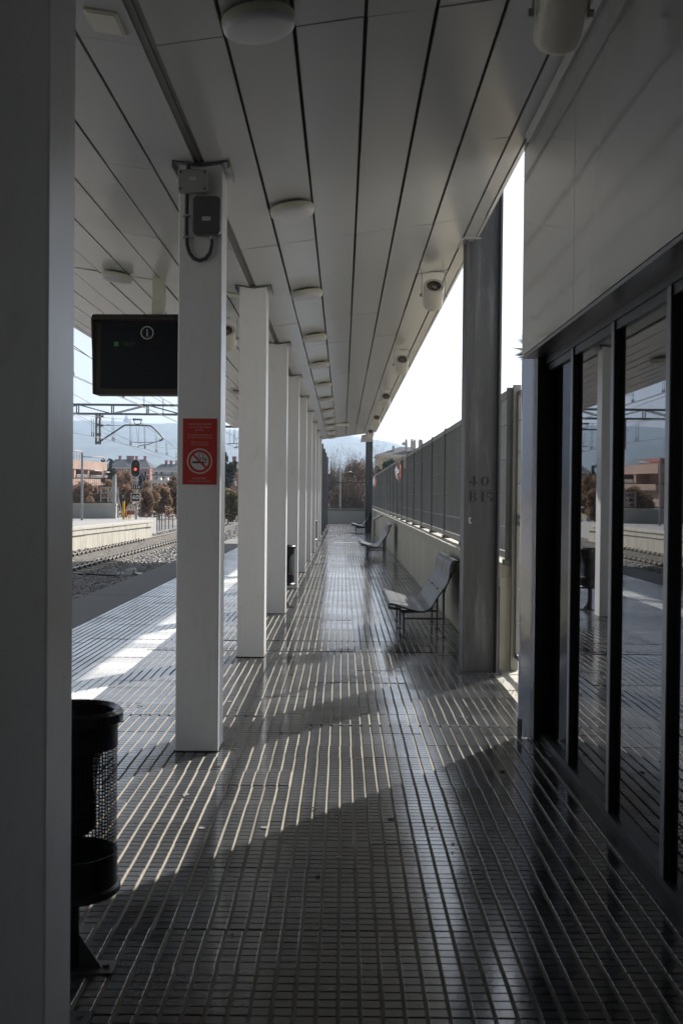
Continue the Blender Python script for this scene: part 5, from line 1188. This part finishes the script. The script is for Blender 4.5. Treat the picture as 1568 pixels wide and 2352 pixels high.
# white house on the right
t, x0, x1, ze, zr = block('white_house', 'white house with dark hipped slate roof and white chimneys above the fence', 863, 1010, 1044.5, 1022, 1100, 150, 'render_white', [(.20,.05,1052,1060,'shutter')], (), 12, .40)
a = MB(); a.box((x0-.05, 148.9, ze-.4), (x1, 149.2, ze)); a.build('cornice', 'render_white', t)
for i, (px, yt, yb) in enumerate(((903,1027,1036),(932.5,1012.5,1024),(945.5,1012,1024),(951.5,1013,1022),(963.5,1013,1022),(967.5,1013.5,1020))):
    u = PY(px, yt, 152); v = PY(px, yb, 152); a = MB(); a.box((u.x-.16, 152, v.z-.6), (u.x+.16, 152.4, u.z)); ch = a.build('chimney', 'render_white', t); a = MB(); a.box((u.x-.09, 152.05, u.z), (u.x+.09, 152.35, u.z+.16)); a.box((u.x-.12, 152.0, u.z+.16), (u.x+.12, 152.4, u.z+.2)); a.build('pot', 'slate', ch)
u = PY(926.5, 1022, 152); a = MB(); a.lathe([(.001,0),(.2,.03),(.26,.1)], c=(u.x, 151.8, u.z+.1), n=16, M=Matrix.Rotation(1.2, 3, 'X')); a.build('satellite_dish', 'render_white', t)

# ------------------------------------------------------------------ ground, hills, church
g_ = MB(); g_.add([(-9000,-3000,-1.3),(9000,-3000,-1.3),(9000,9000,-1.3),(-9000,9000,-1.3)], [(0,1,2,3)]); tag(g_.build('ground', 'ground'), kind='structure')
g_ = MB(); g_.box((-60, 62.25, -1.25), (40, 130, -.62)); tag(g_.build('embankment', 'ground'), kind='structure')
def hills(name, prof, Y0, depth, nx, ny, seed, rough=9):
    from mathutils import noise
    xs = np.linspace(prof[0][0], prof[-1][0], nx); V = []; Fs = []
    px_ = [p[0] for p in prof]; hs = [p[1] for p in prof]
    for j in range(ny):
        v = j/(ny-1)
        for i in range(nx):
            x = float(xs[i]); base = float(np.interp(x, px_, hs))
            k = math.sin(min(1, v*1.0)*PI/2)
            y = Y0+depth*v
            h = base*k*(y/(Y0+depth)) if True else 0
            nn = noise.fractal(Vector((x/420, y/420, seed)), 1.0, 2.1, 5)*rough*3*math.sin(v*PI)
            n2 = noise.fractal(Vector((x/26, y/60, seed+5)), .7, 2.2, 4)*rough*.42
            V.append((x, y, max(-3, h+nn*(1 if v < 1 else 0)+n2)))
    for j in range(ny-1):
        for i in range(nx-1): Fs.append((j*nx+i, j*nx+i+1, (j+1)*nx+i+1, (j+1)*nx+i))
    m = MB(); m.add(V, Fs); o = m.build(name, 'hill', smooth=True); tag(o, kind='structure')
HY = 3400
prof = []
for (px, py) in ((-900,1010),(-400,985),(0,975),(100,968),(164,968),(229,966),(270,969),(306,972),(363,974.5),(410,974),(470,980),(535,988),(640,998),(735,1004),(800,1001),(853,1009),(884,1014),(905,1018),(922,1026),(990,1040),(1060,1050),(1200,1075),(1500,1100)):
    q = PY(px, py, HY); prof.append((q.x, q.z))
hills('wooded_hills', prof, 1500, HY-1500, 620, 60, 1.3, 7)
def spire(a, x, y, z, w, h): a.add([(x-w,y-w,z),(x+w,y-w,z),(x+w,y+w,z),(x-w,y+w,z),(x,y,z+h)], [(0,1,4),(1,2,4),(2,3,4),(3,0,4)])
t = thing('hilltop_church', 'hazy church with several spires on the hilltop skyline', 'church', (0,0,0))
a = MB(); HY2 = HY-15
for (p0, p1, yt) in ((283,297,966),(285,295,961),(287,293,957),(288.8,291.2,953)):
    u = PY(p0, yt, HY2); v = PY(p1, 976, HY2); a.box((u.x, HY2, v.z), (v.x, HY2+14, u.z))
a.build('nave', 'hill2', t)
a = MB()
for (px, yt, yb) in ((284,961,967),(286.5,957,963),(293.5,957,963),(296,961,967),(290,948,954),(288,953,958),(292,953,958)):
    u = PY(px, yt, HY2); v = PY(px, yb, HY2); spire(a, u.x, HY2+6, v.z, 1.4, u.z-v.z)
a.build('spires', 'hill2', t)
t = thing('hilltop_tower', 'hazy water tower with a domed top left of the hilltop church', 'tower', (0,0,0))
u = PY(258.8, 955, HY2); v = PY(258.8, 972, HY2); h = u.z-v.z; a = MB(); a.lathe([(1.9,0),(1.9,h*.5),(2.6,h*.55),(2.6,h*.72),(1.7,h*.78),(1.5,h*.9),(.001,h*1.05)], c=(u.x, HY2, v.z), n=14); a.build('shaft', 'hill2', t)

# ------------------------------------------------------------------ haze
hz = MB(); hz.box((-3600, -40, -2.4), (3600, HY+60, 420)); ho = hz.build('haze', []) if False else None
me = bpy.data.meshes.new('haze'); me.from_pydata(hz.v, [], hz.f); ho = bpy.data.objects.new('haze', me); C.objects.link(ho); tag(ho, kind='stuff')
hm = bpy.data.materials.new('haze'); hm.use_nodes = True; nn_ = hm.node_tree; nn_.nodes.remove(nn_.nodes['Principled BSDF'])
pv = nn_.nodes.new('ShaderNodeVolumePrincipled'); pv.inputs['Color'].default_value = (.55,.72,1.0,1); pv.inputs['Density'].default_value = .00021; pv.inputs['Anisotropy'].default_value = .35
nn_.links.new(pv.outputs[0], nn_.nodes['Material Output'].inputs['Volume']); me.materials.append(hm)

# ------------------------------------------------------------------ light
SUN_AZ = math.radians(34.2); SUN_EL = math.radians(32.8)
W = bpy.data.worlds.new('World'); S.world = W; W.use_nodes = True; n = W.node_tree; L = n.links; bg = n.nodes['Background']
sk = n.nodes.new('ShaderNodeTexSky'); sk.sky_type = 'NISHITA'; sk.sun_disc = False; sk.sun_elevation = SUN_EL; sk.sun_rotation = SUN_AZ; sk.air_density = 1.0; sk.dust_density = 2.0; sk.ozone_density = 1.0
tc = n.nodes.new('ShaderNodeTexCoord'); mp = n.nodes.new('ShaderNodeMapping'); mp.inputs['Scale'].default_value = (1, 1, 3.5); L.new(tc.outputs['Generated'], mp.inputs[0])
ns = n.nodes.new('ShaderNodeTexNoise'); ns.inputs['Scale'].default_value = 2.2; ns.inputs['Detail'].default_value = 8; ns.inputs['Roughness'].default_value = .55; L.new(mp.outputs[0], ns.inputs[0])
rp = n.nodes.new('ShaderNodeMapRange'); rp.inputs[1].default_value = .38; rp.inputs[2].default_value = .62; rp.inputs[3].default_value = .68; rp.inputs[4].default_value = .98; L.new(ns.outputs[0], rp.inputs[0])
bw = n.nodes.new('ShaderNodeRGBToBW'); L.new(sk.outputs[0], bw.inputs[0])
cl_ = n.nodes.new('ShaderNodeVectorMath'); cl_.operation = 'SCALE'; cl_.inputs[0].default_value = (1.14,1.155,1.18); L.new(bw.outputs[0], cl_.inputs['Scale'])
mx = n.nodes.new('ShaderNodeMix'); mx.data_type = 'RGBA'; L.new(rp.outputs[0], mx.inputs[0]); L.new(sk.outputs[0], mx.inputs[6]); L.new(cl_.outputs[0], mx.inputs[7])
L.new(mx.outputs[2], bg.inputs[0]); bg.inputs[1].default_value = .064
sd = bpy.data.lights.new('sun', 'SUN'); sd.energy = 5.0; sd.angle = math.radians(.6); sd.color = (1, .95, .88)
so = bpy.data.objects.new('sun', sd); C.objects.link(so)
dv = Vector((math.sin(SUN_AZ)*math.cos(SUN_EL), math.cos(SUN_AZ)*math.cos(SUN_EL), math.sin(SUN_EL)))
so.rotation_euler = dv.to_track_quat('Z', 'Y').to_euler(); so.location = dv*60
S.view_settings.view_transform = 'Standard'; S.view_settings.look = 'None'; S.view_settings.gamma = 1; S.view_settings.exposure = 0.9
S.render.engine = 'CYCLES'
S.cycles.max_bounces = 10; S.cycles.diffuse_bounces = 5; S.cycles.glossy_bounces = 5; S.cycles.transparent_max_bounces = 24; S.cycles.volume_bounces = 1
S.cycles.sample_clamp_indirect = 6
